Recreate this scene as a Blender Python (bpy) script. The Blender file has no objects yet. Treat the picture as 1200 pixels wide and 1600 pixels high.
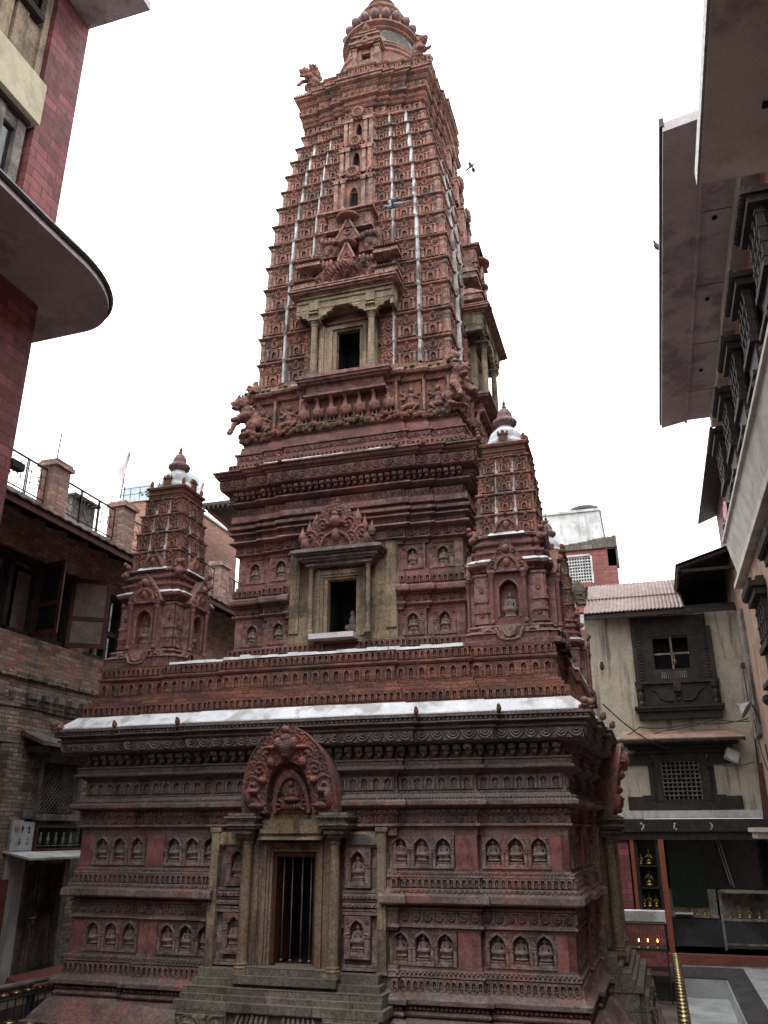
import bpy, math, random
import numpy as np
from math import sin, cos, pi, radians, sqrt
from mathutils import Matrix, Vector, noise
random.seed(7); RNG = np.random.RandomState(5)
sc = bpy.context.scene
COL = sc.collection

# ------------------------------------------------------------------ camera
PITCH, YAW, ROLL = radians(21.0), radians(17.1), radians(-0.06)
F_ = Vector((-sin(YAW)*cos(PITCH), cos(YAW)*cos(PITCH), sin(PITCH)))
R_ = Vector((cos(YAW), sin(YAW), 0)); U_ = R_.cross(F_)
R2 = cos(ROLL)*R_ + sin(ROLL)*U_; U2 = -sin(ROLL)*R_ + cos(ROLL)*U_
cam = bpy.data.cameras.new('camera'); co = bpy.data.objects.new('camera', cam); COL.objects.link(co)
m = Matrix((R2, U2, -F_)).transposed().to_4x4(); m.translation = Vector((0, 0, 3.0)); co.matrix_world = m
cam.sensor_fit = 'VERTICAL'; cam.sensor_height = 24.0; cam.lens = 24.0*1308/1600
cam.clip_start = .05; cam.clip_end = 2000
sc.camera = co

# ------------------------------------------------------------------ sky, sun, exposure
SUN_EL, SUN_AZ = radians(62), radians(205)
w = bpy.data.worlds.new('World'); sc.world = w; w.use_nodes = True
nt = w.node_tree; nt.nodes.clear()
N = nt.nodes.new; L = nt.links.new
out = N('ShaderNodeOutputWorld'); bg = N('ShaderNodeBackground'); sky = N('ShaderNodeTexSky')
sky.sky_type = 'NISHITA'; sky.sun_disc = False; sky.sun_elevation = SUN_EL; sky.sun_rotation = SUN_AZ
sky.dust_density = 6
# overcast: the clear sky seen through a thick white cloud layer, brighter overhead than at the horizon
tc = N('ShaderNodeTexCoord'); sx = N('ShaderNodeSeparateXYZ'); L(tc.outputs['Generated'], sx.inputs[0])
rmp = N('ShaderNodeMapRange'); rmp.inputs[1].default_value = 0; rmp.inputs[2].default_value = 1
rmp.inputs[3].default_value = 1.05; rmp.inputs[4].default_value = 1.75; L(sx.outputs[2], rmp.inputs[0])
cl = N('ShaderNodeVectorMath'); cl.operation = 'SCALE'; cl.inputs[0].default_value = (.985, .99, 1.0)
L(rmp.outputs[0], cl.inputs['Scale'])
sk = N('ShaderNodeVectorMath'); sk.operation = 'SCALE'; L(sky.outputs[0], sk.inputs[0]); sk.inputs['Scale'].default_value = .10
mx = N('ShaderNodeMix'); mx.data_type = 'VECTOR'; mx.inputs[0].default_value = .93
L(sk.outputs[0], mx.inputs[4]); L(cl.outputs[0], mx.inputs[5])
L(mx.outputs[1], bg.inputs[0]); bg.inputs[1].default_value = 1.0; L(bg.outputs[0], out.inputs[0])
sun = bpy.data.lights.new('sun', 'SUN'); sun.energy = .5; sun.angle = radians(30); sun.color = (1, .97, .93)
so = bpy.data.objects.new('sun', sun); COL.objects.link(so)
so.rotation_euler = (radians(90)-SUN_EL, 0, SUN_AZ + pi - radians(20))
vs = sc.view_settings; vs.view_transform = 'Standard'; vs.look = 'None'; vs.gamma = 1; vs.use_curve_mapping = False
vs.exposure = 1.2
sc.cycles.max_bounces = 5; sc.cycles.diffuse_bounces = 4

# ------------------------------------------------------------------ materials
def mat(name, c1, c2, scale=3., c3=None, a3=.5, s3=1.2, rough=.88, bump=.35, bs=45., brick=None, streak=None,
        top=None, worn=None, metal=0., fine=.25, band=None, spec=.3, emit=None):
    """procedural surface: two tones by noise, third tone in patches, optional bricks, vertical stains, growth on ledges"""
    M = bpy.data.materials.new(name); M.use_nodes = True; t = M.node_tree; t.nodes.clear()
    n = t.nodes.new; l = t.links.new
    o = n('ShaderNodeOutputMaterial'); b = n('ShaderNodeBsdfPrincipled'); l(b.outputs[0], o.inputs[0])
    g = n('ShaderNodeNewGeometry'); P = g.outputs['Position']
    def nz(sc_, det=5, vec=P, rgh=.6):
        x = n('ShaderNodeTexNoise'); x.inputs['Scale'].default_value = sc_; x.inputs['Detail'].default_value = det
        x.inputs['Roughness'].default_value = rgh; l(vec, x.inputs['Vector']); return x.outputs['Fac']
    def rg(f, a, b_, c=0., d=1.):
        x = n('ShaderNodeMapRange'); x.interpolation_type = 'SMOOTHSTEP'
        for i, v in enumerate((a, b_, c, d)): x.inputs[i+1].default_value = v
        l(f, x.inputs[0]); return x.outputs[0]
    def mixc(f, a, b_, mode='MIX'):
        x = n('ShaderNodeMix'); x.data_type = 'RGBA'; x.blend_type = mode
        for i, v in ((0, f), (6, a), (7, b_)):
            if isinstance(v, (tuple, list)): x.inputs[i].default_value = (*v[:3], 1)
            elif isinstance(v, (int, float)): x.inputs[i].default_value = v
            else: l(v, x.inputs[i])
        return x.outputs[2]
    def mul(a, b_):
        x = n('ShaderNodeMath'); x.operation = 'MULTIPLY'
        for i, v in ((0, a), (1, b_)):
            if isinstance(v, (int, float)): x.inputs[i].default_value = v
            else: l(v, x.inputs[i])
        return x.outputs[0]
    col = mixc(rg(nz(scale), .35, .65), c1, c2)
    hgt = nz(bs, 4)
    if brick:
        bw, bh, mo, mc, var = brick
        s = n('ShaderNodeSeparateXYZ'); l(P, s.inputs[0])
        ad = n('ShaderNodeMath'); ad.operation = 'ADD'; l(s.outputs[0], ad.inputs[0]); l(s.outputs[1], ad.inputs[1])
        cb = n('ShaderNodeCombineXYZ'); l(ad.outputs[0], cb.inputs[0]); l(s.outputs[2], cb.inputs[1])
        # hand-laid: courses wander a little
        wob = n('ShaderNodeTexNoise'); wob.inputs['Scale'].default_value = 2.2; wob.inputs['Detail'].default_value = 2; l(P, wob.inputs['Vector'])
        wm = n('ShaderNodeVectorMath'); wm.operation = 'SCALE'; l(wob.outputs['Color'], wm.inputs[0]); wm.inputs['Scale'].default_value = .07 if var > .3 else .015
        wa = n('ShaderNodeVectorMath'); l(cb.outputs[0], wa.inputs[0]); l(wm.outputs[0], wa.inputs[1])
        bt = n('ShaderNodeTexBrick'); l(wa.outputs[0], bt.inputs['Vector'])
        bt.inputs['Scale'].default_value = 1; bt.inputs['Brick Width'].default_value = bw; bt.inputs['Row Height'].default_value = bh
        bt.inputs['Mortar Size'].default_value = mo; bt.inputs['Mortar Smooth'].default_value = .3
        bt.inputs['Color1'].default_value = (1-var,)*3+(1,); bt.inputs['Color2'].default_value = (1+var*.6,)*3+(1,)
        bt.inputs['Mortar'].default_value = (1, 1, 1, 1)
        col = mixc(1., col, bt.outputs['Color'], 'MULTIPLY')
        col = mixc(mul(bt.outputs['Fac'], .85), col, mc)
        hm = n('ShaderNodeMath'); hm.operation = 'SUBTRACT'; l(hgt, hm.inputs[0]); l(bt.outputs['Fac'], hm.inputs[1]); hgt = hm.outputs[0]
    if c3: col = mixc(mul(rg(nz(s3, 6), .5, .62), a3), col, c3)
    if streak:
        sm = n('ShaderNodeMapping'); sm.inputs['Scale'].default_value = (5, 5, .5); l(P, sm.inputs[0])
        col = mixc(mul(rg(nz(1.3, 6, sm.outputs[0]), .5, .68), streak[1]), col, streak[0])
    if band:   # corrugation ridges along an axis
        pass
    if worn:   # pale, rubbed arrises where dust and old limewash cling
        col = mixc(mul(mul(rg(g.outputs['Pointiness'], .515, .60), rg(nz(9., 5), .40, .60)), worn[1]), col, worn[0])
    if top:
        s2 = n('ShaderNodeSeparateXYZ'); l(g.outputs['Normal'], s2.inputs[0])
        f1 = rg(s2.outputs[2], .35, .8); f2 = rg(nz(5., 5), .38, .6)
        col = mixc(mul(mul(f1, f2), top[1]), col, top[0])
    fn = rg(nz(bs*.7, 4), .25, .75, 1-fine, 1+fine)
    cbf = n('ShaderNodeCombineXYZ')
    for i in range(3): l(fn, cbf.inputs[i])
    col = mixc(1., col, cbf.outputs[0], 'MULTIPLY')
    l(col, b.inputs['Base Color'])
    l(rg(nz(scale*4), .3, .7, max(0, rough-.12), min(1, rough+.08)), b.inputs['Roughness'])
    b.inputs['Metallic'].default_value = metal; b.inputs['Specular IOR Level'].default_value = spec
    if bump:
        bp = n('ShaderNodeBump'); bp.inputs['Strength'].default_value = bump; bp.inputs['Distance'].default_value = .012
        l(hgt, bp.inputs['Height']); l(bp.outputs[0], b.inputs['Normal'])
    if emit:
        b.inputs['Emission Color'].default_value = (*emit[0], 1); b.inputs['Emission Strength'].default_value = emit[1]
    return M
BLK = (.016, .014, .013)
LICH = (.13, .135, .115); MOSS = (.070, .076, .034)
T_BASE = mat('base_terracotta', (.190, .118, .104), (.135, .106, .098), 2.2, (.28, .105, .078), .55, 1.6, brick=(.42, .115, .006, (.16, .13, .12), .35), streak=(BLK, .35), top=((.10, .10, .09), .6), bump=.5, fine=.35, worn=((.27, .235, .22), .6))
T_CORN = mat('sooty_terracotta', (.150, .126, .118), (.112, .102, .098), 2.5, (.17, .10, .086), .5, 2.0, streak=(BLK, .4), top=(LICH, .55), bump=.5, fine=.35, worn=((.23, .21, .20), .6))
T_RED = mat('painted_red_panel', (.200, .068, .066), (.145, .062, .062), 3., (.33, .13, .095), .5, 2.5, streak=(BLK, .55), bump=.3, worn=((.30, .17, .15), .4))
T_TERR = mat('terrace_brick', (.25, .098, .068), (.17, .080, .066), 2.5, (.075, .058, .052), .6, 2.2, brick=(.22, .05, .004, (.06, .045, .04), .4), top=(MOSS, .7), bump=.5, fine=.35, worn=((.34, .22, .18), .4))
T_MID = mat('mid_terracotta', (.225, .096, .083), (.155, .080, .074), 2.0, (.080, .060, .058), .7, 1.3, brick=(.36, .16, .003, (.17, .08, .07), .3), streak=((.035, .025, .025), .5), top=(LICH, .6), bump=.45, fine=.3, worn=((.34, .25, .23), .45))
T_TOW = mat('tower_terracotta', (.268, .118, .086), (.165, .088, .071), 5.5, (.080, .064, .055), .75, 3.0, streak=((.05, .035, .03), .5), top=((.10, .095, .07), .75), bump=.6, fine=.45, worn=((.42, .31, .27), .4))
T_MOS = mat('mossy_terracotta', (.20, .075, .055), (.13, .07, .05), 3., (.07, .08, .04), .8, 2., top=(MOSS, .9), streak=(BLK, .4), bump=.6)
FIG = mat('carved_clay', (.20, .155, .142), (.14, .115, .105), 9., (.25, .14, .11), .5, 5, bump=.4)
FIGR = mat('carved_red_clay', (.26, .125, .102), (.185, .098, .085), 6., (.09, .068, .06), .7, 3, top=((.10, .095, .06), .6), bump=.5)
TOR = mat('painted_tympanum', (.19, .090, .082), (.125, .088, .08), 5., (.33, .11, .075), .55, 3.2, streak=(BLK, .4), bump=.5, fine=.4)
T_YEL = mat('ochre_stone', (.315, .240, .155), (.215, .178, .130), 2.6, (.055, .045, .035), .7, 1.7, brick=(.21, .40, .004, (.09, .07, .05), .3), streak=(BLK, .5), top=(MOSS, .5), bump=.4, fine=.35)
T_YELB = mat('dark_ochre_stone', (.225, .170, .112), (.145, .118, .092), 2.8, (.20, .12, .045), .5, 2.8, streak=(BLK, .65), top=(MOSS, .8), bump=.5, fine=.4)
T_MSTEP = mat('mossy_stone', (.175, .150, .125), (.118, .106, .092), 3., (.085, .086, .062), .6, 2.0, streak=(BLK, .5), top=((.125, .122, .082), .6), bump=.6, fine=.4, brick=(.5, .2, .005, (.05, .05, .04), .3))
WHITE = mat('limewash', (.60, .62, .65), (.50, .52, .55), 4., (.27, .265, .255), .75, 3.0, rough=.9, bump=.2, fine=.08)
WSTR = mat('limewash_strip', (.54, .56, .58), (.30, .31, .30), 6., (.11, .11, .095), .95, 2.6, rough=.9, bump=.5, fine=.15)
GREEN = mat('patinated_band', (.095, .094, .080), (.075, .072, .062), 5., (.30, .32, .28), .5, 4, bump=.3)
EGG = mat('amalaka_clay', (.19, .10, .10), (.13, .085, .085), 5., (.30, .25, .24), .4, 3, bump=.3, rough=.7)
BRASS = mat('brass', (.46, .37, .19), (.30, .24, .12), 14., metal=1., rough=.34, bump=.1, fine=.2)
BRASSD = mat('tarnished_brass', (.30, .22, .08), (.14, .10, .05), 12., metal=1., rough=.4, bump=.1)
IRON = mat('black_iron', (.018, .018, .019), (.03, .027, .025), 10., rough=.6, bump=.2)
STEEL = mat('grey_rail_paint', (.17, .16, .16), (.10, .095, .09), 6., rough=.5, bump=.1)
DARK = mat('shade_black', (.006, .006, .006), (.010, .009, .009), 3., rough=.95, bump=0)  # near-black: shade inside openings and rooms put into the colour; fittings too
WOOD = mat('blackened_wood', (.030, .025, .023), (.018, .016, .015), 5., (.055, .042, .034), .5, 3, streak=(BLK, .5), bump=.5, fine=.4, rough=.75)
WOODR = mat('red_brown_wood', (.095, .030, .020), (.055, .022, .017), 4., rough=.6, bump=.3, streak=(BLK, .3))
WOODG = mat('grey_weathered_wood', (.24, .215, .19), (.14, .125, .112), 4., (.03, .026, .024), .6, 1.5, streak=(BLK, .6), bump=.6, fine=.35)
WOODL = mat('pale_boarding', (.36, .28, .20), (.24, .19, .145), 3., (.13, .10, .08), .5, 3, streak=((.07, .055, .045), .6), bump=.4, fine=.3)
ORNG = mat('orange_post_paint', (.27, .085, .045), (.21, .07, .04), 5., rough=.5, bump=.1, streak=(BLK, .2))
REDST = mat('red_painted_kerb', (.22, .062, .042), (.16, .052, .038), 5., (.10, .05, .04), .5, 3, rough=.7, bump=.3)
BR_NEW = mat('maroon_brick', (.245, .080, .080), (.19, .066, .068), 2., brick=(.40, .135, .008, (.06, .035, .04), .4), streak=((.09, .045, .05), .45), bump=.4, rough=.7, fine=.12)
BR_OLD = mat('old_grey_brick', (.38, .31, .245), (.26, .22, .18), 2.5, (.32, .15, .11), .5, 2.6, brick=(.22, .062, .006, (.10, .09, .075), .5), streak=(BLK, .4), bump=.9, fine=.4)
BR_SMO = mat('repaired_brick', (.38, .225, .178), (.31, .235, .195), 3., (.36, .145, .105), .6, 4., brick=(.23, .068, .007, (.17, .15, .125), .45), streak=((.06, .05, .045), .3), bump=.7, fine=.35)
BR_FAR = mat('orange_brick', (.30, .14, .10), (.25, .13, .10), 2., brick=(.24, .08, .006, (.36, .30, .25), .3), bump=.3)
BR_RED = mat('red_washed_brick', (.34, .11, .105), (.26, .10, .09), 2.2, (.16, .08, .07), .6, 1.8, brick=(.24, .075, .005, (.18, .10, .09), .3), streak=((.07, .05, .045), .4), bump=.6)
PLAST = mat('stained_plaster', (.46, .41, .315), (.36, .325, .255), 1.8, (.40, .39, .34), .5, 2.4, streak=((.085, .075, .058), .75), bump=.35, fine=.15)
PLASTW = mat('white_plaster', (.60, .62, .62), (.45, .47, .46), 1.5, (.28, .29, .28), .5, 1.8, streak=((.2, .2, .19), .5), bump=.2, fine=.1)
PLASTP = mat('pinkish_plaster', (.36, .25, .19), (.25, .18, .14), 2., (.30, .12, .08), .7, 2.5, streak=((.07, .055, .05), .5), bump=.5, fine=.2)
CONC = mat('stained_concrete', (.50, .465, .48), (.39, .36, .375), 1.4, (.22, .20, .215), .8, 1.1, streak=((.48, .44, .44), .35), bump=.4, fine=.15)
CONCB = mat('brown_stained_concrete', (.50, .42, .385), (.41, .345, .32), 1.3, (.22, .18, .17), .8, .8, bump=.3, fine=.1)
CREAM = mat('cream_fascia', (.58, .52, .38), (.46, .41, .30), 2., (.30, .27, .2), .4, 3., bump=.15, fine=.08)
PALE = mat('pale_cornice', (.52, .49, .45), (.42, .39, .36), 2., (.28, .25, .23), .5, 2.5, bump=.2, fine=.1)
RUST = mat('rusty_roof_sheet', (.205, .135, .112), (.155, .106, .092), 2., (.24, .21, .20), .5, 2.2, streak=((.12, .06, .045), .4), rough=.6, bump=.2, fine=.15)
SHEET = mat('dark_roof_sheet', (.045, .040, .042), (.028, .025, .027), 3., rough=.6, bump=.2)
GLASS = mat('window_glass', (.012, .015, .018), (.018, .02, .024), 2., rough=.12, bump=0, spec=.6, fine=.02)
GLASSG = mat('green_shop_glass', (.003, .016, .011), (.003, .012, .009), 2., rough=.15, bump=0, spec=.5, fine=.02)
CURT = mat('pale_curtain', (.25, .20, .17), (.17, .14, .125), 4., rough=.9, bump=.3)
TILEW = mat('pale_paving', (.36, .38, .38), (.27, .29, .29), 1.5, (.17, .17, .165), .5, 1.4, rough=.45, bump=.25, fine=.12, spec=.5)
SLATE = mat('dark_slate_paving', (.055, .055, .058), (.035, .035, .038), 2.5, (.08, .075, .07), .4, 2, rough=.45, bump=.3, spec=.5)
GRND = mat('court_brick_paving', (.10, .075, .066), (.07, .055, .05), 2., (.03, .026, .024), .6, 1., brick=(.22, .11, .006, (.04, .03, .028), .3), rough=.7, bump=.4)
EARTH = mat('city_ground', (.14, .12, .10), (.10, .085, .07), .3, bump=.2)
SIGNW = mat('painted_signboard', (.50, .53, .56), (.40, .43, .46), 3., (.25, .25, .25), .4, 3, bump=.1, fine=.08)
SGO = mat('sign_orange_paint', (.55, .20, .05), (.45, .15, .04), 9, bump=0); SGK = mat('sign_black_paint', (.03, .03, .035), (.05, .05, .05), 9, bump=0)
PIG = mat('pigeon_grey', (.26, .29, .33), (.18, .20, .235), 18, rough=.8, bump=.2)
PIGD = mat('pigeon_dark', (.07, .075, .09), (.05, .05, .06), 18, rough=.8, bump=.2)
CLOTHP = mat('pink_cloth', (.70, .42, .42), (.6, .3, .34), 9, bump=.2); CLOTHB = mat('blue_cloth', (.16, .45, .55), (.12, .36, .46), 9, bump=.2)
TANKB = mat('pale_blue_panel', (.42, .50, .56), (.36, .44, .5), 2, bump=.1); LAMPS = mat('enamel_shade', (.30, .29, .27), (.2, .19, .18), 6, rough=.4, bump=.1)
LEAF = mat('roof_weeds', (.05, .09, .02), (.08, .11, .035), 12, bump=.2)
FLAME = mat('flame', (.9, .4, .1), (.9, .5, .2), 20, bump=0, emit=((1., .38, .08), 9.))
FLAG = mat('faded_flag_cloth', (.62, .48, .50), (.50, .42, .46), 5, bump=.2)

# ------------------------------------------------------------------ mesh helpers
class MB:
    def __init__(s): s.V = []; s.F = []; s.n = 0; s.mi = []; s.m = 0
    def add(s, V, F):
        V = np.asarray(V, float).reshape(-1, 3); b = s.n
        s.V.append(V); s.n += len(V)
        for f in F: s.F.append(tuple(i+b for i in f)); s.mi.append(s.m)
    def box(s, x0, x1, y0, y1, z0, z1):
        V = [(x, y, z) for x in (x0, x1) for y in (y0, y1) for z in (z0, z1)]
        s.add(V, BOXF); return s
    def taper(s, x0, x1, y0, y1, z0, X0, X1, Y0, Y1, z1):
        s.add([(x0, y0, z0), (X0, Y0, z1), (x0, y1, z0), (X0, Y1, z1), (x1, y0, z0), (X1, Y0, z1), (x1, y1, z0), (X1, Y1, z1)], BOXF); return s
    def prism(s, pts, a, b, axis='y'):
        n = len(pts)
        def q(p, t): return (p[0], t, p[1]) if axis == 'y' else ((t, p[0], p[1]) if axis == 'x' else (p[0], p[1], t))
        s.add([q(p, a) for p in pts]+[q(p, b) for p in pts], [tuple(range(n)), tuple(range(2*n-1, n-1, -1))]+[(i, (i+1) % n, n+(i+1) % n, n+i) for i in range(n)]); return s
    def lathe(s, c, prof, n=16, ax='z', cap=True):
        V = []
        for r, z in prof:
            for i in range(n):
                a = 2*pi*i/n; p = (r*cos(a), r*sin(a), z)
                if ax == 'y': p = (p[0], -p[2], p[1])
                if ax == 'x': p = (p[2], p[0], p[1])
                V.append((c[0]+p[0], c[1]+p[1], c[2]+p[2]))
        k = len(prof); Fc = [(j*n+i, j*n+(i+1) % n, (j+1)*n+(i+1) % n, (j+1)*n+i) for j in range(k-1) for i in range(n)]
        if cap: Fc += [tuple(range(n))[::-1], tuple((k-1)*n+i for i in range(n))]
        s.add(V, Fc); return s
    def tube(s, pts, r, n=6, r2=None):
        pts = [Vector(p) for p in pts]; V = []; k = len(pts)
        for j, p in enumerate(pts):
            d = (pts[min(j+1, k-1)]-pts[max(j-1, 0)]).normalized()
            a = d.orthogonal().normalized() if abs(d.z) > .95 else d.cross(Vector((0, 0, 1))).normalized()
            b = d.cross(a); rr = r if r2 is None else r+(r2-r)*j/(k-1)
            if isinstance(r, (list, tuple)): rr = r[j]
            for i in range(n):
                t = 2*pi*i/n; V.append(p+a*cos(t)*rr+b*sin(t)*rr)
        Fc = [(j*n+i, j*n+(i+1) % n, (j+1)*n+(i+1) % n, (j+1)*n+i) for j in range(k-1) for i in range(n)]
        Fc += [tuple(range(n))[::-1], tuple((k-1)*n+i for i in range(n))]
        s.add([tuple(v) for v in V], Fc); return s
    def ball(s, c, r, nu=10, nv=6, half=None):
        """ellipsoid"""
        r = (r, r, r) if isinstance(r, (int, float)) else r; V = []
        for j in range(nv+1):
            ph = pi*j/nv
            for i in range(nu):
                a = 2*pi*i/nu; V.append((c[0]+r[0]*sin(ph)*cos(a), c[1]+r[1]*sin(ph)*sin(a), c[2]+r[2]*cos(ph)))
        s.add(V, [(j*nu+i, j*nu+(i+1) % nu, (j+1)*nu+(i+1) % nu, (j+1)*nu+i) for j in range(nv) for i in range(nu)]); return s
    def stamp(s, e, tr, scl=None):
        """e = (V array, faces); tr = list of offsets; scl = list of (sx,sy,sz)"""
        V, Fc = e
        for i, t in enumerate(tr):
            q = V*np.asarray(scl[i]) if scl is not None else V
            s.add(q+np.asarray(t), Fc)
    def elem(s): return (np.vstack(s.V), list(s.F))
    def mesh(s, name, mats, smooth=False):
        me = bpy.data.meshes.new(name)
        V = np.vstack(s.V).astype(np.float32)
        me.vertices.add(len(V)); me.vertices.foreach_set('co', V.ravel())
        tot = np.array([len(f) for f in s.F], np.int32); st = np.concatenate([[0], np.cumsum(tot)[:-1]]).astype(np.int32)
        fl = np.fromiter((i for f in s.F for i in f), np.int32)
        me.loops.add(len(fl)); me.loops.foreach_set('vertex_index', fl)
        me.polygons.add(len(tot)); me.polygons.foreach_set('loop_start', st); me.polygons.foreach_set('loop_total', tot)
        if isinstance(mats, (list, tuple)):
            for q in mats: me.materials.append(q)
            me.polygons.foreach_set('material_index', np.array(s.mi, np.int32))
        else: me.materials.append(mats)
        me.update(calc_edges=True); me.validate()
        me.polygons.foreach_set('use_smooth', np.full(len(me.polygons), bool(smooth)))
        return me
    def build(s, name, mats, parent=None, loc=None, smooth=False, **kw):
        return link(name, s.mesh(name, mats, smooth), parent, loc, **kw)
    def build_each(s, name, mats, parent=None, gap=.025, smooth=False, **kw):
        """every separate piece as an object of its own"""
        V = np.vstack(s.V); par = list(range(len(V)))
        def fd(i):
            while par[i] != i: par[i] = par[par[i]]; i = par[i]
            return i
        for f in s.F:
            r = fd(f[0])
            for q in f[1:]: par[fd(q)] = r
        root = np.array([fd(i) for i in range(len(V))]); ids = np.unique(root)
        bb = [(V[root == r].min(0)-gap/2, V[root == r].max(0)+gap/2) for r in ids]; cp = list(range(len(ids)))
        def fc(i):
            while cp[i] != i: i = cp[i]
            return i
        for i in range(len(ids)):
            for j in range(i):
                if (bb[i][0] <= bb[j][1]).all() and (bb[j][0] <= bb[i][1]).all(): cp[fc(i)] = fc(j)
        cl = {r: fc(k) for k, r in enumerate(ids)}; res = []
        lab = np.array([cl[r] for r in root])
        for g in np.unique(lab):
            idx = np.where(lab == g)[0]; mp = {int(o): n for n, o in enumerate(idx)}; q = MB()
            q.add(V[idx], [tuple(mp[i] for i in f) for f in s.F if lab[f[0]] == g]); res.append(q.build(name, mats, parent, smooth=smooth, **kw))
        return res
BOXF = [(0, 1, 3, 2), (4, 6, 7, 5), (0, 4, 5, 1), (2, 3, 7, 6), (0, 2, 6, 4), (1, 5, 7, 3)]
def link(name, me, parent=None, loc=None, rz=0, scale=None, label=None, cat=None, group=None, kind=None):
    o = bpy.data.objects.new(name, me); COL.objects.link(o)
    if parent: o.parent = parent
    if loc is not None: o.location = loc
    if rz: o.rotation_euler = (0, 0, rz)
    if scale: o.scale = scale
    if label: o['label'] = label
    if cat: o['category'] = cat
    if group: o['group'] = group
    if kind: o['kind'] = kind
    return o
def thing(name, label, cat, loc=(0, 0, 0), rz=0, group=None):
    return link(name, None, None, loc, rz, None, label, cat, group)
KIDS = {}
def kids(o):
    return list(o.children)
def copy_tree(o, parent=None, ch=None):
    c = o.copy(); COL.objects.link(c); c.parent = parent
    for q in (kids(o) if ch is None else ch): copy_tree(q, c)
    return c
def B(x0, x1, y0, y1, z0, z1, name, mt, parent=None, **kw):
    return MB().box(x0, x1, y0, y1, z0, z1).build(name, mt, parent, **kw)

# redented plans ---------------------------------------------------------
def plan(h, steps):
    """half outline of one (front, -y) side, left to right: outer half-width h, then forward steps (a, d) from outside in"""
    s = []; y = -h; xs = [-h]+[-a for a, d in steps]; ys = [y]
    for a, d in steps: y -= d; ys.append(y)
    segs = []
    k = len(ys)
    for i in range(k): segs.append((xs[i], xs[i+1] if i+1 < k else -xs[i], ys[i]))
    for i in range(k-2, -1, -1): segs.append((-xs[i+1], -xs[i], ys[i]))
    return segs
def outline(h, steps, o, cell=.14, xb=()):
    """closed polygon around all four sides, offset by o, subdivided"""
    pts = []
    for x0, x1, y in plan(h, steps):
        pts += [(x0, y), (x1, y)]
    k = len(pts); P2 = []
    for i, (x, y) in enumerate(pts):
        dx = 0
        sgn = -1 if x < 0 else 1
        P2.append((x+sgn*o, y-o))
    side = []
    for i in range(k-1):
        a, b = P2[i], P2[i+1]; st = [pts[i][0]]+[q for q in xb if pts[i][0]+.001 < q < pts[i+1][0]-.001]+[pts[i+1][0]]
        if len(st) == 2:
            ln = max(abs(pts[i+1][0]-pts[i][0]), abs(pts[i+1][1]-pts[i][1])); n = max(1, int(round(ln/cell)))
            for j in range(n): side.append((a[0]+(b[0]-a[0])*j/n, a[1]+(b[1]-a[1])*j/n))
        else:
            sx = [a[0]]+st[1:-1]+[b[0]]
            for u in range(len(st)-1):
                n = max(1, int(round((st[u+1]-st[u])/cell)))
                for j in range(n): side.append((sx[u]+(sx[u+1]-sx[u])*j/n, a[1]))
    res = []
    for r in range(4):
        for x, y in side:
            for _ in range(r): x, y = -y, x
            res.append((x, y))
    return res
def molding(h, steps, prof, cap=False, jit=.004, mb=None, cell=.14, hole=None, flat=None):
    """prof = [(half-width, z)...] bottom to top; body ring by ring"""
    mb = mb or MB(); V = []; n = None; xb = ()
    if hole:
        xb = hole[:2] if not flat else (flat[0]-.003, flat[0], *hole[:2], flat[1], flat[1]+.003); prof = list(prof)
        for zz in hole[2:4]:
            for i in range(len(prof)-1):
                (h0, z0), (h1, z1) = prof[i], prof[i+1]
                if z0 < zz-1e-4 and zz+1e-4 < z1: prof.insert(i+1, (h0+(h1-h0)*(zz-z0)/(z1-z0), zz)); break
    for H, z in prof:
        ring = outline(h, steps, H-h, cell, xb); n = len(ring)
        for x, y in ring:
            q = noise.noise_vector(Vector((x*3.1, y*3.1, z*9.0)))*jit
            if flat and (min(abs(x-flat[0]), abs(x-flat[1]), abs(y-flat[0]), abs(y-flat[1])) < .006): q = Vector((0, 0, 0))
            V.append((x+q.x, y+q.y, z+q.z*.8))
    if flat:
        for i, (x, y, z) in enumerate(V):
            if not flat[3] < z < flat[4]: continue
            if y < -.8 and flat[0]-.0015 < x < flat[1]+.0015: V[i] = (x, max(y, -flat[2]), z)
            if x > .8 and flat[0]-.0015 < y < flat[1]+.0015: V[i] = (min(x, flat[2]), y, z)
    k = len(prof); Fc = [(j*n+i, j*n+(i+1) % n, (j+1)*n+(i+1) % n, (j+1)*n+i) for j in range(k-1) for i in range(n)]
    if hole:
        def inside(f):
            x = sum(V[i][0] for i in f)/4; y = sum(V[i][1] for i in f)/4; z = sum(V[i][2] for i in f)/4
            if not hole[2] < z < hole[3]: return False
            return (y < -.8 and hole[0] < x < hole[1]) or (x > .8 and hole[0] < y < hole[1])
        Fc = [f for f in Fc if not inside(f)]
    if cap: Fc.append(tuple((k-1)*n+i for i in range(n)))
    mb.add(V, Fc); return mb
BASE = [3.05]
def row(mb, e, h, steps, z, pitch, o=0., lim=None, trim=.0, skip=None, one=None, vz=0.):
    """stamp ornament e along the front side"""
    o += h-BASE[0]; h = BASE[0]; tr = []; scl = []
    for x0, x1, y in plan(h, steps):
        y = y-o; x0 += (-o if x0 < 0 else o)+trim; x1 += (-o if x1 < 0 else o)-trim
        ln = x1-x0
        if ln < pitch*.7: continue
        n = max(1, int(round(ln/pitch)))
        for i in range(n):
            x = x0+(i+.5)*ln/n
            if lim and not (lim[0] <= abs(x) <= lim[1]): continue
            if skip and skip[0] < x < skip[1]: continue
            tr.append((x, y, z+vz*random.uniform(-1, 1))); k = ln/n/pitch; r = random.uniform(.93, 1.05)
            scl.append((k*(1 if r > 1 else r), r, 1))
    mb.stamp(e, tr, scl)

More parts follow.
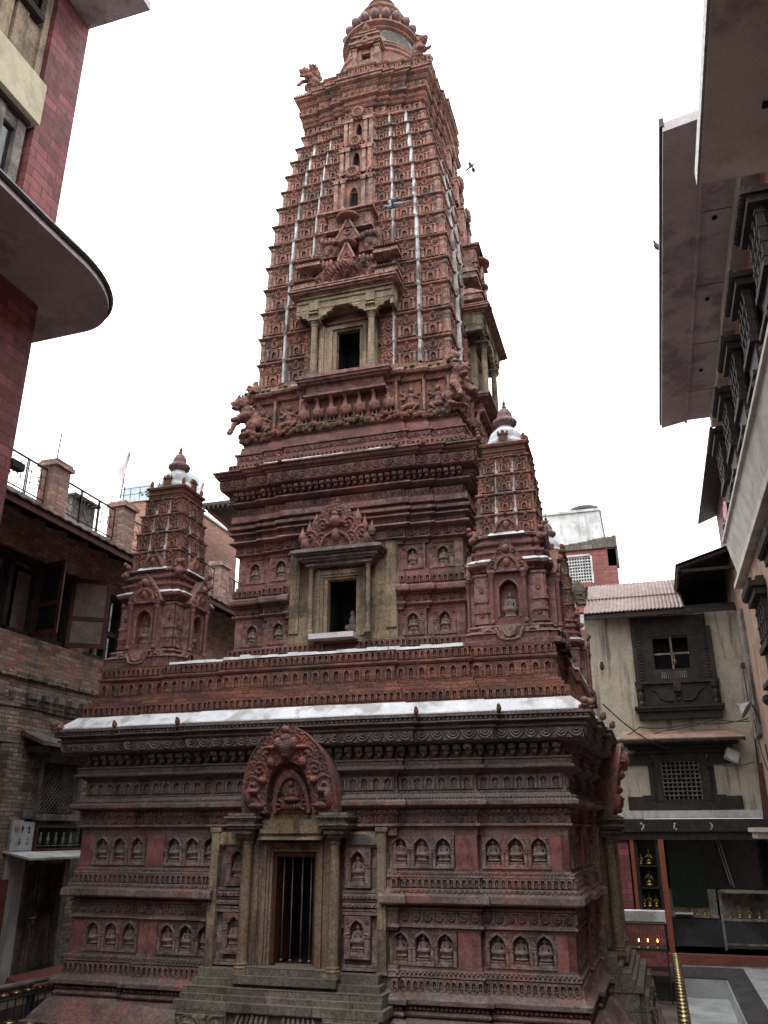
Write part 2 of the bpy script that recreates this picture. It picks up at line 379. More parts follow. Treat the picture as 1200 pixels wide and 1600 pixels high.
# ornaments: x right, -y out of the wall, z up --------------------------
def e_bead(r, ry=None, rz=None):
    m = MB(); m.ball((0, 0, 0), (r, ry or r, rz or r), 8, 5); return m.elem()
def e_petal(w, h, d):
    m = MB(); m.add([(-w/2, 0, h), (w/2, 0, h), (w/2, 0, h*.4), (w*.2, 0, .0), (-w*.2, 0, 0), (-w/2, 0, h*.4), (-w*.36, -d, h*.95), (w*.36, -d, h*.95), (w*.34, -d*1.2, h*.45), (0, -d, h*.12), (-w*.34, -d*1.2, h*.45)],
          [(6, 7, 8, 9, 10), (0, 1, 7, 6), (1, 2, 8, 7), (2, 3, 9, 8), (3, 4, 9), (4, 5, 10, 9), (5, 0, 6, 10)]); return m.elem()
def e_bracket(w, h, d):
    m = MB(); m.box(-w/2, w/2, -d, .01, h*.55, h); m.box(-w*.38, w*.38, -d*.72, .01, h*.25, h*.56); m.ball((0, -d*.6, h*.2), (w*.34, d*.36, h*.26), 7, 5)
    m.box(-w*.26, w*.26, -d*1.12, -d*.9, h*.66, h*.94); return m.elem()
def ring_pts(cx, cz, r, n, a0=0, a1=2*pi): return [(cx+r*cos(a0+(a1-a0)*i/n), cz+r*sin(a0+(a1-a0)*i/n)) for i in range(n+1)]
def torus(m, cx, cy, cz, R, r, n=12, k=5, sx=1.):
    V = []
    for i in range(n):
        a = 2*pi*i/n
        for j in range(k):
            b = 2*pi*j/k; V.append((cx+sx*(R+r*cos(b))*cos(a), cy+r*sin(b), cz+(R+r*cos(b))*sin(a)))
    m.add(V, [(i*k+j, ((i+1) % n)*k+j, ((i+1) % n)*k+(j+1) % k, i*k+(j+1) % k) for i in range(n) for j in range(k)])
def e_round(w, h, d=.02):
    m = MB(); r = min(w, h)*.42; torus(m, 0, -d*.55, h/2, r*.80, r*.2, 12, 5); torus(m, 0, -d*.55, h/2, r*.40, r*.16, 9, 4); m.ball((0, -d*.5, h/2), (r*.16, d*.5, r*.16), 6, 4)
    m.box(-w/2, -w/2+.006, -d*.8, .005, 0, h); m.box(-w*.47, w*.47, -d*.7, .005, h*.93, h); return m.elem()
def e_scallop(w, h, d=.02):
    m = MB()
    for r in (.46, .3, .14):
        p = [(w*r*cos(a), h*.95-h*.85*(r/.46)*sin(a)) for a in np.linspace(0, pi, 9)]
        m.tube([(x, -d*.5, z) for x, z in p], .010 if r > .2 else .014, 4)
    return m.elem()
def arch_curve(aw, ah, y0, n, pointed=True):
    """right foot, over the top, to left foot"""
    hs = ah*(.60 if pointed else .52); pts = [(aw/2, y0), (aw/2, y0+hs)]
    for i in range(1, n):
        t = i/n
        if pointed:
            a = t*pi; x = aw/2*cos(a); z = y0+hs+(ah-hs)*(.86*sin(a)**.8+.14*(1-abs(cos(a))))
        else: a = t*pi; x = aw/2*cos(a); z = y0+hs+(ah-hs)*sin(a)
        pts.append((x, z))
    pts += [(-aw/2, y0+hs), (-aw/2, y0)]
    return pts
def arch_plate(m, W, H, aw, ah, y0, d, n=8, back=True, pointed=True, x=0., z=0., y=0.):
    """plate with an arched recess of depth d; front face at y, back at y+d"""
    A = arch_curve(aw, ah, y0, n, pointed); k = len(A)
    O = []
    for (px, pz) in A:
        t = A.index((px, pz))
        if t == 0: O.append((W/2, 0))
        elif t == k-1: O.append((-W/2, 0))
        else:
            cx, cz = 0, y0+ah*.45; dx, dz = px-cx, pz-cz
            sxs = [(W/2*(1 if dx > 0 else -1)-cx)/dx if abs(dx) > 1e-6 else 1e9, ((H-cz)/dz) if dz > 1e-6 else (-cz/dz if dz < -1e-6 else 1e9)]
            q = min(sxs); O.append((cx+dx*q, cz+dz*q))
    # force the two upper corners
    for cxn in (W/2, -W/2):
        i = min(range(1, k-1), key=lambda j: (O[j][0]-cxn)**2+(O[j][1]-H)**2); O[i] = (cxn, H)
    V = [(px+x, y, pz+z) for px, pz in A]+[(px+x, y, pz+z) for px, pz in O]+[(px+x, y+d, pz+z) for px, pz in A]+[(px+x, y+d, pz+z) for px, pz in O]
    Fc = [(i, i+1, k+i+1, k+i) for i in range(k-1)]+[(i+1, i, 2*k+i, 2*k+i+1) for i in range(k-1)]+[(k+i, k+i+1, 3*k+i+1, 3*k+i) for i in range(k-1)]
    if y0 > 0: Fc += [(0, k, 2*k-1, k-1)]
    Fc += [(0, k-1, 3*k-1, 2*k)]
    if back: Fc.append(tuple(2*k+i for i in range(k)))
    m.add(V, Fc)
    return A
def e_arch(W, H, aw, ah, y0=.0, d=.03, tub=.006, fig=True, n=8, flat=True):
    """small arched niche tile with a blob of a seated figure, ornament of a frieze"""
    m = MB(); A = arch_plate(m, W, H, aw, ah, y0, d, n, True, y=-d)
    if tub: m.tube([(x*1.06, -d-.002, y0+(z-y0)*1.03) for x, z in A], tub, 4)
    if fig:
        m.ball((0, -.004, y0+ah*.2), (aw*.38, d*.5, ah*.17), 7, 4); m.ball((0, -.006, y0+ah*.45), (aw*.24, d*.5, ah*.24), 7, 4); m.ball((0, -.008, y0+ah*.74), (aw*.15, d*.45, ah*.13), 6, 4)
    return m.elem()
def figure_mesh(name, prims, vox, mt, smooth=2, carved=0.):
    """one continuous carved body from balls and limbs fused by a voxel remesh"""
    m = MB()
    for p in prims:
        if p[0] == 'e': m.ball(p[1], p[2], 12, 8)
        elif p[0] == 'b': m.box(*p[1])
        else:
            P, r = p[1], p[2]; P = [Vector(q) for q in P]
            for i in range(len(P)-1):
                ra, rb = r[i], r[i+1]; m.tube([P[i], P[i+1]], ra, 8, rb)
            for q, rr in zip(P, r): m.ball(q, rr, 8, 6)
    me = m.mesh(name, mt); o = bpy.data.objects.new('tmp', me); COL.objects.link(o)
    md = o.modifiers.new('r', 'REMESH'); md.mode = 'VOXEL'; md.voxel_size = vox; md.use_smooth_shade = True
    if smooth: s2 = o.modifiers.new('s', 'SMOOTH'); s2.iterations = smooth; s2.factor = .5
    dg = bpy.context.evaluated_depsgraph_get(); r = bpy.data.meshes.new_from_object(o.evaluated_get(dg))
    bpy.data.objects.remove(o); r.name = name
    r.materials.clear(); r.materials.append(mt)
    if carved:
        for v in r.vertices: n_ = noise.noise_vector(v.co*22); v.co += v.normal*(carved*(noise.noise(v.co*16)+.6*noise.noise(v.co*37)))+n_*carved*.3
    r.polygons.foreach_set('use_smooth', np.ones(len(r.polygons), bool))
    return r
def relief(m, wfun, H, func, nx=60, nz=70, lean=0., back=.06, x=0., y=0., z=0., z_at=None):
    """carved plate: half-width wfun(t), height H, outward height func(u,v); follows its own outline, closed at the back"""
    s = np.linspace(-1, 1, nx); t = np.linspace(0, 1, nz); S, T = np.meshgrid(s, t)
    Wd = np.array([wfun(q) for q in t])[:, None]; Uc = S*Wd; Vc = T*H
    Hh = func(Uc, Vc)
    X = Uc+x; Z = Vc+z; Y = y-lean*T-Hh
    V = np.stack([X, Y, Z], -1).reshape(-1, 3)
    idx = np.arange(nx*nz).reshape(nz, nx)
    Fc = [tuple(q) for q in np.stack([idx[:-1, :-1], idx[:-1, 1:], idx[1:, 1:], idx[1:, :-1]], -1).reshape(-1, 4)]
    bd = list(idx[0, :])+list(idx[1:, -1])+list(idx[-1, -2::-1])+list(idx[-2:0:-1, 0])
    nb = len(V); Vb = V[bd].copy(); Tb = (Vb[:, 2]-z)/H; Vb[:, 1] = y-lean*Tb+back
    k = len(bd); Fc += [(bd[i], bd[(i+1) % k], nb+(i+1) % k, nb+i) for i in range(k)]+[tuple(range(nb, nb+k))[::-1]]
    m.add(np.vstack([V, Vb]), [tuple(int(q) for q in f) for f in Fc])
def blob(U, V, cx, cz, rx, rz, h): return h*np.sqrt(np.clip(1-((U-cx)/rx)**2-((V-cz)/rz)**2, 0, 1))
def spiral(U, V, cx, cz, R, h, d=1, turns=1.6, ph=0):
    du, dv = U-cx, V-cz; r = np.hypot(du, dv)/R; th = np.arctan2(dv, du*d)
    a = .5+.5*np.cos(th-2*pi*turns*r+ph); return h*np.clip(1.15-r, 0, 1)**.35*(.25+.75*a)*(r < 1.1)
def carve(U, V, s, h):
    return h*(np.sin(U*s+2*np.sin(V*s*.6))*np.sin(V*s*1.1+2*np.sin(U*s*.7))*.5+.5)
# ================================================================== THE TEMPLE
XC, YC = -4.09, 13.15
temple = thing('temple', 'tall red terracotta tower temple with white limewash strips standing in the middle of the courtyard', 'temple', (XC, YC, 0))
SB = [(2.05, .06), (1.12, .06)]
SM = [(1.24, .05), (.87, .05)]
def face(o, ks=(1,)):
    """the same work on the other sides of the building: k quarter turns"""
    r = []
    for k in ks:
        c = o.copy(); COL.objects.link(c); c.parent = o.parent
        c.rotation_euler = (0, 0, o.rotation_euler.z+k*pi/2)
        c.location = Matrix.Rotation(k*pi/2, 3, 'Z') @ Vector(o.location)
        for q in kids(o): d = q.copy(); COL.objects.link(d); d.parent = c
        r.append(c)
    return r

# ---- lower storey
plinth_prof = [(3.78, -.1), (3.74, .45), (3.66, .5), (3.66, .62), (3.58, .66), (3.52, .80), (3.45, .84), (3.47, .92), (3.40, .94), (3.38, .98), (3.25, 1.14), (3.20, 1.155), (3.17, 1.165),
  (3.205, 1.18), (3.215, 1.20), (3.20, 1.225), (3.16, 1.235), (3.15, 1.27), (3.15, 1.285), (3.25, 1.30), (3.255, 1.345), (3.22, 1.365)]
molding(3.05, SB, plinth_prof).build('plinth', T_BASE, temple)
wall_prof = [(3.22, 1.365), (3.19, 1.38), (3.17, 1.40), (3.135, 1.425), (3.135, 1.54), (3.155, 1.545), (3.15, 1.57), (3.13, 1.58), (3.135, 1.60), (3.12, 1.615), (3.12, 1.645), (3.05, 1.65), (3.05, 2.0), (3.12, 2.0), (3.12, 2.02), (3.155, 2.03), (3.15, 2.05),
  (3.13, 2.065), (3.125, 2.2), (3.15, 2.205), (3.15, 2.225), (3.125, 2.25), (3.24, 2.27), (3.25, 2.285), (3.25, 2.35), (3.23, 2.365), (3.20, 2.38), (3.17, 2.42), (3.135, 2.43), (3.135, 2.535), (3.155, 2.54), (3.15, 2.56), (3.13, 2.57), (3.13, 2.59), (3.115, 2.6), (3.115, 2.625), (3.05, 2.63),
  (3.05, 2.98), (3.12, 2.98), (3.125, 3.045), (3.135, 3.05), (3.13, 3.07), (3.175, 3.08), (3.175, 3.10), (3.13, 3.11), (3.13, 3.205), (3.16, 3.21), (3.15, 3.26), (3.17, 3.27), (3.27, 3.305), (3.275, 3.345), (3.235, 3.365)]
molding(3.05, SB, wall_prof, hole=(-.28, .20, 1.62, 2.78), flat=(-1.075, 1.015, 3.21, 1.5, 3.06)).build('lower_wall', T_BASE, temple)
corn_prof = [(3.235, 3.365), (3.21, 3.38), (3.18, 3.42), (3.15, 3.44), (3.135, 3.47), (3.125, 3.62), (3.14, 3.64), (3.155, 3.66), (3.20, 3.685), (3.255, 3.70), (3.26, 3.72), (3.225, 3.735), (3.22, 3.79), (3.24, 3.80), (3.24, 3.815), (3.15, 3.83), (3.14, 3.965), (3.36, 3.985), (3.40, 4.00), (3.405, 4.12),
  (3.44, 4.13), (3.45, 4.145), (3.41, 4.16), (3.42, 4.18), (3.49, 4.195), (3.49, 4.21), (3.46, 4.22), (3.47, 4.24), (3.51, 4.255), (3.51, 4.275), (3.44, 4.285)]
molding(3.05, SB, corn_prof).build('cornice', T_CORN, temple)
terr_prof = [(3.44, 4.285), (3.27, 4.44), (3.25, 4.47), (3.235, 4.485), (3.235, 4.61), (3.21, 4.615), (3.21, 4.655), (3.175, 4.66), (3.175, 4.70), (3.14, 4.705), (3.14, 4.745), (3.11, 4.75), (3.10, 4.94), (3.13, 4.95), (3.15, 4.975), (3.15, 4.995), (3.10, 5.01), (3.10, 5.125), (3.12, 5.13), (3.12, 5.14), (3.04, 5.145)]
molding(3.05, SB, terr_prof, cap=True).build('terrace', T_TERR, temple)
# whitewashed slope of the cornice, with its hips
mw = molding(3.05, SB, [(3.40, 4.27), (3.455, 4.30), (3.45, 4.315), (3.285, 4.462), (3.24, 4.46)], jit=.006)
wr = mw.build('whitewashed_slope', WHITE, temple)
for k in range(4):   # plaster crust along the upper terrace edge between the corner shrines
    m = MB()
    pts = [(-2.02+i*.135, 3.07+.02*random.random(), .012+.03*random.random()) for i in range(31)]
    for a, b in zip(pts[:-1], pts[1:]):
        off = lambda x: .12 if abs(x) < 1.12 else (.06 if abs(x) < 2.05 else 0)
        o_ = off((a[0]+b[0])/2)
        m.taper(a[0], b[0]+.002, -a[1]-o_-.055, -a[1]-o_+.12, 5.135, a[0], b[0]+.002, -a[1]-o_-.04, -a[1]-o_+.1, 5.15+a[2])
    m.build('plaster_edge', WHITE, temple).rotation_euler = (0, 0, k*pi/2)

# ornament friezes of the lower storey, one object per side
m = MB(); m2 = MB(); m3 = MB()
EA = e_arch(.074, .10, .05, .084, 0, .028, .005)
row(m, EA, 3.135, SB, 1.43, .074, lim=(1.15, 9)); row(m, e_bead(.018, .022, .014), 3.15, SB, 1.585, .05, lim=(1.15, 9))
row(m, e_petal(.085, .055, .02), 3.15, SB, 1.375, .085, lim=(1.15, 9)); row(m, e_bead(.02, .02, .016), 3.2, SB, 1.255, .05)
row(m, e_round(.125, .105, .03), 3.13, SB, 2.085, .125, lim=(1.15, 9)); row(m, e_bead(.018, .018, .016), 3.135, SB, 2.215, .042, lim=(1.15, 9))
row(m, EA, 3.135, SB, 2.435, .074, lim=(1.15, 9)); row(m, e_petal(.06, .04, .02), 3.19, SB, 2.375, .06, lim=(1.15, 9)); row(m, e_bead(.014), 3.145, SB, 2.575, .036, lim=(1.15, 9))
row(m, e_round(.118, .09, .03), 3.135, SB, 3.112, .135, lim=(.62, 9)); row(m, e_petal(.062, .05, .022), 3.15, SB, 3.21, .062, lim=(.62, 9)); row(m, e_petal(.09, .04, .015), 3.125, SB, 3.055, .09, lim=(.62, 9))
row(m, e_round(.125, .1, .02), 3.45, SB, .845-.1, .16)
row(m3, e_bead(.017, .02, .018), 3.225, SB, 3.385, .04); row(m3, e_bead(.013), 3.16, SB, 3.445, .034)
row(m3, e_arch(.145, .155, .088, .128, .004, .036, .010), 3.122, SB, 3.475, .145, trim=.02, lim=(.45, 9))
row(m3, e_bead(.011, .013, .02), 3.222, SB, 3.765, .03); row(m3, e_bracket(.085, .125, .14), 3.14, SB, 3.84, .128)
row(m3, e_scallop(.17, .11, .032), 3.405, SB, 4.0, .172); row(m3, e_bead(.013, .02, .013), 3.41, SB, 4.165, .032)
row(m3, e_bead(.023, .025, .02), 3.475, SB, 4.228, .056); row(m3, e_petal(.05, .03, .02), 3.48, SB, 4.262, .05)
m2.m = 0
row(m2, e_arch(.082, .115, .052, .092, .004, .028, .006), 3.235, SB, 4.49, .082); row(m2, e_bead(.012, .02, .016), 3.26, SB, 4.468, .036)
row(m2, e_arch(.142, .185, .075, .14, .012, .025, .010), 3.105, SB, 4.752, .142); row(m2, e_arch(.078, .112, .045, .09, .006, .028, .005), 3.10, SB, 5.014, .078)
for mm, nm, mt in ((m, 'wall_frieze', T_BASE), (m3, 'cornice_frieze', T_CORN), (m2, 'terrace_frieze', T_TERR)):
    o = mm.build(nm, mt, temple); face(o, (1, 2, 3))
# small carved knobs where the eave steps
m = MB()
for x in (-2.5, -1.55, 1.55, 2.5):
    yy = -(3.52+(.06 if abs(x) > 2 else .12)); m.ball((x, yy, 4.315), (.03, .04, .045), 8, 6); m.ball((x, yy-.015, 4.35), (.02, .025, .022), 7, 5)
for o in m.build_each('eave_knob', T_MOS, temple, smooth=True): face(o, (1,))
m = MB()
for i in range(16):
    q = (-3.47+random.uniform(-.05, .09), -3.47+random.uniform(-.05, .09), 4.30+random.uniform(0, .08)); m.ball(q, random.uniform(.02, .045), 7, 5)
face(m.build('corner_makara', FIGR, temple, smooth=True), (1, 2, 3))
# red plain pilasters between niche groups
m = MB()
for z0, z1 in ((1.65, 2.0), (2.63, 2.98)):
    for sgn in (-1, 1):
        for x0, x1, d in ((2.90, 3.118, 0), (2.055, 2.115, 0), (1.86, 2.11, .06), (1.125, 1.16, .06)):
            yf = -(3.05+d); a, b = sorted((sgn*x0, sgn*x1)); m.box(a, b, yf-.068, yf+.02, z0-.01, z1+.004)
for o in m.build_each('red_pilaster', T_RED, temple): face(o, (1,))

# ---- the seated figure used in the niches
buddha = figure_mesh('seated_figure', [
    ('e', (0, 0, .012), (.078, .05, .016)), ('e', (0, 0, .035), (.066, .042, .014)), ('e', (0, 0, .052), (.074, .047, .012)),
    ('l', [(-.062, -.012, .074), (.005, -.05, .07)], [.022, .017]), ('l', [(.062, -.012, .074), (-.005, -.052, .072)], [.022, .017]), ('e', (0, -.006, .08), (.055, .034, .022)),
    ('e', (0, .002, .118), (.034, .025, .045)), ('e', (0, .002, .147), (.044, .024, .022)),
    ('l', [(-.045, .002, .15), (-.057, -.012, .112), (-.03, -.036, .092)], [.014, .012, .009]), ('l', [(.045, .002, .15), (.06, -.01, .112), (.048, -.04, .082)], [.014, .012, .009]),
    ('l', [(0, 0, .16), (0, -.002, .182)], [.014, .012]), ('e', (0, -.004, .196), (.021, .021, .025)), ('e', (0, 0, .222), (.010, .010, .010)), ('e', (-.022, 0, .192), (.005, .006, .013)), ('e', (.022, 0, .192), (.005, .006, .013)), ('e', (0, -.024, .194), (.004, .006, .007))], .0065, FIG)
def niche_mesh(W, H, aw, ah, y0, d, mt, pil=True):
    m = MB(); A = arch_plate(m, W, H, aw, ah, y0, d, 14, True, y=0)
    # pointed hood: a rim that stands proud, spread at the feet
    up = [p for p in A[1:-1]]
    P = [(W/2*.98, -.012, up[0][1]-.004)]+[(x*1.13, -.014, y0+(z-y0)*1.035+(.012 if abs(x) < aw*.1 else 0)) for x, z in up]+[(-W/2*.98, -.012, up[-1][1]-.004)]
    m.tube(P, .011, 5)
    P2 = [(x*1.34, -.006, y0+(z-y0)*1.075+(.02 if abs(x) < aw*.1 else 0)) for x, z in up]; m.tube(P2, .006, 4)
    if pil:
        hs = up[0][1]
        for s in (-1, 1):
            x = s*(aw/2+(W/2-aw/2)*.5); g = (W/2-aw/2)*.32
            m.box(x-g, x+g, -.010, .004, y0*.5, hs-.03); m.box(x-g*1.5, x+g*1.5, -.016, .004, hs-.035, hs-.012); m.box(x-g*1.4, x+g*1.4, -.014, .004, 0.0, y0*.5+.01)
            torus(m, s*W*.37, -.004, H-.055, .020, .006, 10, 4); m.ball((s*W*.37, -.006, H-.055), .010, 6, 4)
        m.taper(-aw*.47, aw*.47, .0, d*.9, y0-.002, -aw*.40, aw*.40, .005, d*.9, y0+.028); m.box(-aw*.44, aw*.44, -.002, d*.9, y0+.028, y0+.040); m.box(-W/2+.004, W/2-.004, -.012, .004, 0, .012); m.box(-aw/2, aw/2, -.006, d*.9, y0-.03, y0)
    return m.mesh('niche', mt)
NM = niche_mesh(.252, .35, .168, .285, .028, .075, T_BASE)
grp = [-2.80, -2.54, -2.28, -1.72, -1.465, -1.21, 1.21, 1.465, 1.72, 2.28, 2.535, 2.79]
nl = []
def niche_at(x, z, y, me, sc=1., fs=1., dep=.045, fz=.045):
    n = link('niche', me, temple, (x, y, z), scale=(sc, 1, sc) if sc != 1 else None)
    f = link('seated_figure', buddha, n, (random.uniform(-.004, .004), dep, fz), scale=(fs*random.uniform(.94, 1.02), fs, fs*random.uniform(.93, 1.0)))
    f.rotation_euler = (0, random.uniform(-.05, .05), random.uniform(-.15, .15))
    nl.append(n); return n
for z in (1.65, 2.63):
    for x in grp: niche_at(x, z, -(3.05+(.06 if abs(x) < 2.05 else 0)+.07), NM, 1, 1.02, .045, .075)
NS = niche_mesh(.31, .43, .165, .33, .05, .065, T_BASE)
for z in (1.70, 2.42):
    for x in (-.79, .73): niche_at(x, z, -(3.17+.10), NS, 1, 1.15, .045, .09)
# ---- the portal (front, and its twin on the right side)
P0 = []
def keep(o): P0.append(o); return o
yw = -3.17
m = MB()   # stone field and pilasters
for s, xo in ((-1, -1.085), (1, 1.025)):
    m.box(xo-.05, xo+.05, yw-.135, yw+.02, 1.60, 3.02); m.box(xo-.07, xo+.07, yw-.15, yw+.02, 3.02, 3.07); m.box(xo-.065, xo+.065, yw-.145, yw+.02, 1.56, 1.602)
m.box(-1.12, -.66, yw-.12, yw+.02, 2.875, 3.018); m.box(.60, 1.06, yw-.12, yw+.02, 2.875, 3.018)
for o in m.build_each('stone_pilaster', T_YEL, temple): keep(o)
B(.61, .955, yw-.128, yw-.1, 2.875, 2.99, 'slate_plaque', GREEN, temple)
m = MB()
for s in (-1, 1):   # side panels behind the small niches
    xa, xb = (-1.04, -.60) if s < 0 else (.55, .98)
    m.box(xa, xb, yw-.035, yw+.02, 1.56, 2.875)
    for z0, h, dd in ((1.585, .03, .11), (1.62, .02, .09), (2.14, .03, .10), (2.18, .02, .085), (2.22, .045, .10), (2.275, .02, .08), (2.31, .05, .11), (2.37, .03, .09)):
        m.box(xa+.002, xb-.002, yw-dd, yw-.03, z0, z0+h)
    m.box(xa+.003, xb-.003, yw-.10, yw-.034, 2.852, 2.874)
    for q in np.arange(xa+.03, xb-.02, .05): m.ball((q, yw-.1, 2.243), (.016, .012, .014), 6, 4); m.ball((q, yw-.11, 2.335), (.018, .014, .018), 6, 4)
for o in m.build_each('side_panel', T_BASE, temple): keep(o)
m = MB()   # stepped door frame with a deep reveal
fr = [(.56, .15, 3.0), (.485, .185, 2.965), (.43, .165, 2.93), (.375, .20, 2.90), (.33, .17, 2.865), (.305, .14, 2.84)]
for i, (wx, dp, zt) in enumerate(fr):
    wi = fr[i+1][0] if i+1 < len(fr) else .275; zi = fr[i+1][2] if i+1 < len(fr) else 2.80
    for s in (-1, 1):
        a, b = sorted((s*wi-.04, s*wx-.04)); m.box(a, b, yw-dp, yw+.05, 1.60, zt)
    m.box(-wi-.04, wi-.04, yw-dp+.001, yw+.05, zi, zt)
keep(m.build('door_frame', T_YELB, temple))
m = MB()
for s in (-1, 1):
    a, b = sorted((s*.275-.04, s*.235-.04)); m.box(a, b, yw-.10, yw+.4, 1.62, 2.80)
m.box(-.275-.04, .275-.04, yw-.10, yw+.4, 2.745, 2.80)
d = keep(m.build('door_lining', WOODR, temple))
def recess(x0, x1, y0, y1, z0, z1, mt=None):
    m = MB(); m.add([(x, y, z) for x in (x0, x1) for y in (y0, y1) for z in (z0, z1)], [(0, 1, 3, 2), (4, 6, 7, 5), (2, 3, 7, 6), (0, 2, 6, 4), (1, 5, 7, 3)]); return m.build('door_recess', mt or DARK, temple)
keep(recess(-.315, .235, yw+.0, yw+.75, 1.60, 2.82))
gr = link('door_grille', None, temple); P0.append(gr)
for x in (-.215, -.105, .02, .13):
    m = MB(); m.tube([(x, yw-.02, 1.63), (x, yw-.02, 2.75)], .007, 7)
    for z in (1.645, 2.735): m.lathe((x, yw-.02, z-.012), [(.008, 0), (.018, .008), (.018, .018), (.008, .028)], 8)
    m.build('bar', STEEL, gr, smooth=True)
def column(name, x, y, z0, z1, r, mt, parent):
    m = MB()
    m.box(x-r*1.5, x+r*1.5, y-r*1.4, y+r*1.4, z0, z0+.05)
    m.lathe((x, y, z0), [(r*1.35, .05), (r*1.45, .07), (r*1.2, .09), (r*1.3, .105), (r, .12), (r*.98, (z1-z0)*.5), (r*.9, z1-z0-.12), (r*1.1, z1-z0-.11), (r*1.1, z1-z0-.085), (r*.9, z1-z0-.08), (r*1.25, z1-z0-.045), (r*1.5, z1-z0-.01), (r*1.5, z1-z0)], 14)
    return m.build(name, mt, parent)
for x in (-.60, .50): keep(column('column', x, yw-.25, 1.52, 3.0, .062, T_YELB, temple))
m = MB()   # capitals and abacus blocks
for x in (-.62, .53):
    for (a, h0, h1, dp) in ((.09, 2.955, 2.99, .36), (.12, 2.99, 3.03, .39), (.10, 3.03, 3.05, .37), (.17, 3.05, 3.085, .42), (.20, 3.085, 3.105, .45), (.155, 3.105, 3.15, .41), (.18, 3.15, 3.17, .43), (.205, 3.17, 3.19, .45), (.17, 3.19, 3.225, .42)):
        m.box(x-a, x+a, yw-dp, yw+.02, h0, h1)
for o in m.build_each('capital', T_MSTEP, temple): keep(o)
m = MB(); m.box(-.47, .37, yw-.24, yw+.02, 2.965, 3.15); m.box(-.45, .35, yw-.27, yw+.02, 3.0, 3.05); m.box(-.44, .345, yw-.20, yw+.02, 3.15, 3.24)
m.taper(-.45, .36, yw-.33, yw+.02, 2.93, -.45, .36, yw-.24, yw+.02, 2.966)
keep(m.build('lintel', T_YELB, temple))
# tympanum
def tym_w(t): return .012+.62*(max(0, 1-t**2.35))**.66*(1.0-.04*(1-t))
def tym_f(U, V):
    Wd = np.array([[tym_w(v)] for v in V[:, 0]/1.02]); e = Wd-np.abs(U)
    h = carve(U, V, 60, .016)+carve(U+.3, V, 95, .008)+.012
    h = np.where(e < .035, .035, h); 
    for cx, cz, R, d, hh in ((-.45, .30, .14, 1, .055), (.45, .30, .14, -1, .055), (-.47, .13, .12, -1, .07), (.46, .12, .12, 1, .07), (-.36, .49, .10, -1, .05), (.35, .49, .10, 1, .05), (-.25, .66, .10, 1, .06), (.24, .66, .105, -1, .06), (-.12, .82, .07, -1, .045), (.12, .82, .07, 1, .045), (-.52, .42, .06, 1, .04), (.52, .42, .06, -1, .04), (-.4, .62, .05, 1, .035), (.4, .62, .05, -1, .035)):
        h = np.maximum(h, spiral(U, V, cx, cz, R, hh, d))
    for cx, cz, rx, rz, hh in ((0, .73, .10, .13, .15), (0, .82, .07, .07, .13), (-.10, .76, .05, .09, .12), (.10, .76, .05, .09, .12), (0, .64, .06, .05, .14), (-.18, .73, .09, .03, .10), (.18, .73, .09, .03, .10), (-.2, .56, .06, .07, .10), (.2, .56, .06, .07, .10), (-.33, .36, .06, .05, .09), (.33, .36, .06, .05, .09), (-.50, .17, .05, .12, .11), (.50, .17, .05, .12, .11), (-.42, .08, .11, .045, .11), (.42, .08, .11, .045, .11), (-.44, .24, .07, .04, .12), (.44, .24, .07, .04, .12), (0, .93, .05, .05, .06)):
        h = np.maximum(h, blob(U, V, cx, cz, rx, rz, hh)+.3*(blob(U, V, cx, cz, rx, rz, 1) > 0)*carve(U, V, 110, .03))
    inner = (np.abs(U)/.285)**2.2+(np.clip(V, 0, 9)/.57)**2.6 < 1
    h = np.where(inner, -.12, h)
    # seated-figure plaque inside the recess: cusped frame and lotus
    c = np.abs(U) < .24; fr = (np.abs(U)/.24)**2+((V-.03)/.46)**2
    p = np.where((fr < 1) & (V < .5), -.085, -.12)
    p = np.where((fr > .62) & (fr < 1), -.04, p)
    for cx, cz, R, d in ((-.17, .08, .085, 1), (.17, .08, .085, -1), (-.15, .24, .05, -1), (.15, .24, .05, 1)): p = np.maximum(p, -.12+spiral(U, V, cx, cz, R, .11, d))
    for k in range(-3, 4): p = np.maximum(p, -.12+blob(U, V, k*.04, .07, .022, .05, .11))
    for cx, cz, rx, rz, hh in ((0, .15, .11, .04, .13), (0, .22, .055, .08, .11), (0, .32, .035, .045, .11), (-.07, .20, .03, .06, .08), (.07, .20, .03, .06, .08)): p = np.maximum(p, -.12+blob(U, V, cx, cz, rx, rz, hh))
    return np.where(inner, p, h)
m = MB(); relief(m, tym_w, .99, tym_f, 150, 130, lean=.20, back=.34, x=-.05, y=yw-.30, z=3.225)
keep(m.build('tympanum', TOR, temple))
# porch steps: wet mossy stone, stepping out
m = MB(); st = [(-.58, .50, .30, 1.52, 1.60), (-1.15, 1.02, .24, 1.47, 1.565), (-.66, .58, .36, 1.44, 1.522), (-1.18, 1.06, .30, 1.40, 1.472), (-1.24, 1.12, .40, 1.335, 1.402), (-1.24, 1.12, .45, 1.275, 1.337), (-1.27, 1.17, .53, 1.19, 1.278)]
for a, b, dp, z0, z1 in st: m.box(a, b, yw-dp, yw+.02, z0, z1)
m.box(-1.26, 1.14, yw-.47, yw, .2, 1.192)
for a, b in ((-1.22, -.62), (.5, 1.12)):   # guardian blocks
    m.box(a, b, yw-.53, yw-.4, .2, 1.19)
keep(m.build('porch_step', T_MSTEP, temple))
m = MB()
def guard_f(U, V):
    h = carve(U, V, 40, .03)+.02
    for cx, cz, R, d in ((-.12, .75, .16, 1), (.12, .6, .15, -1), (-.1, .4, .14, 1)): h = np.maximum(h, spiral(U, V, cx, cz, R, .09, d, 2.2))
    return h
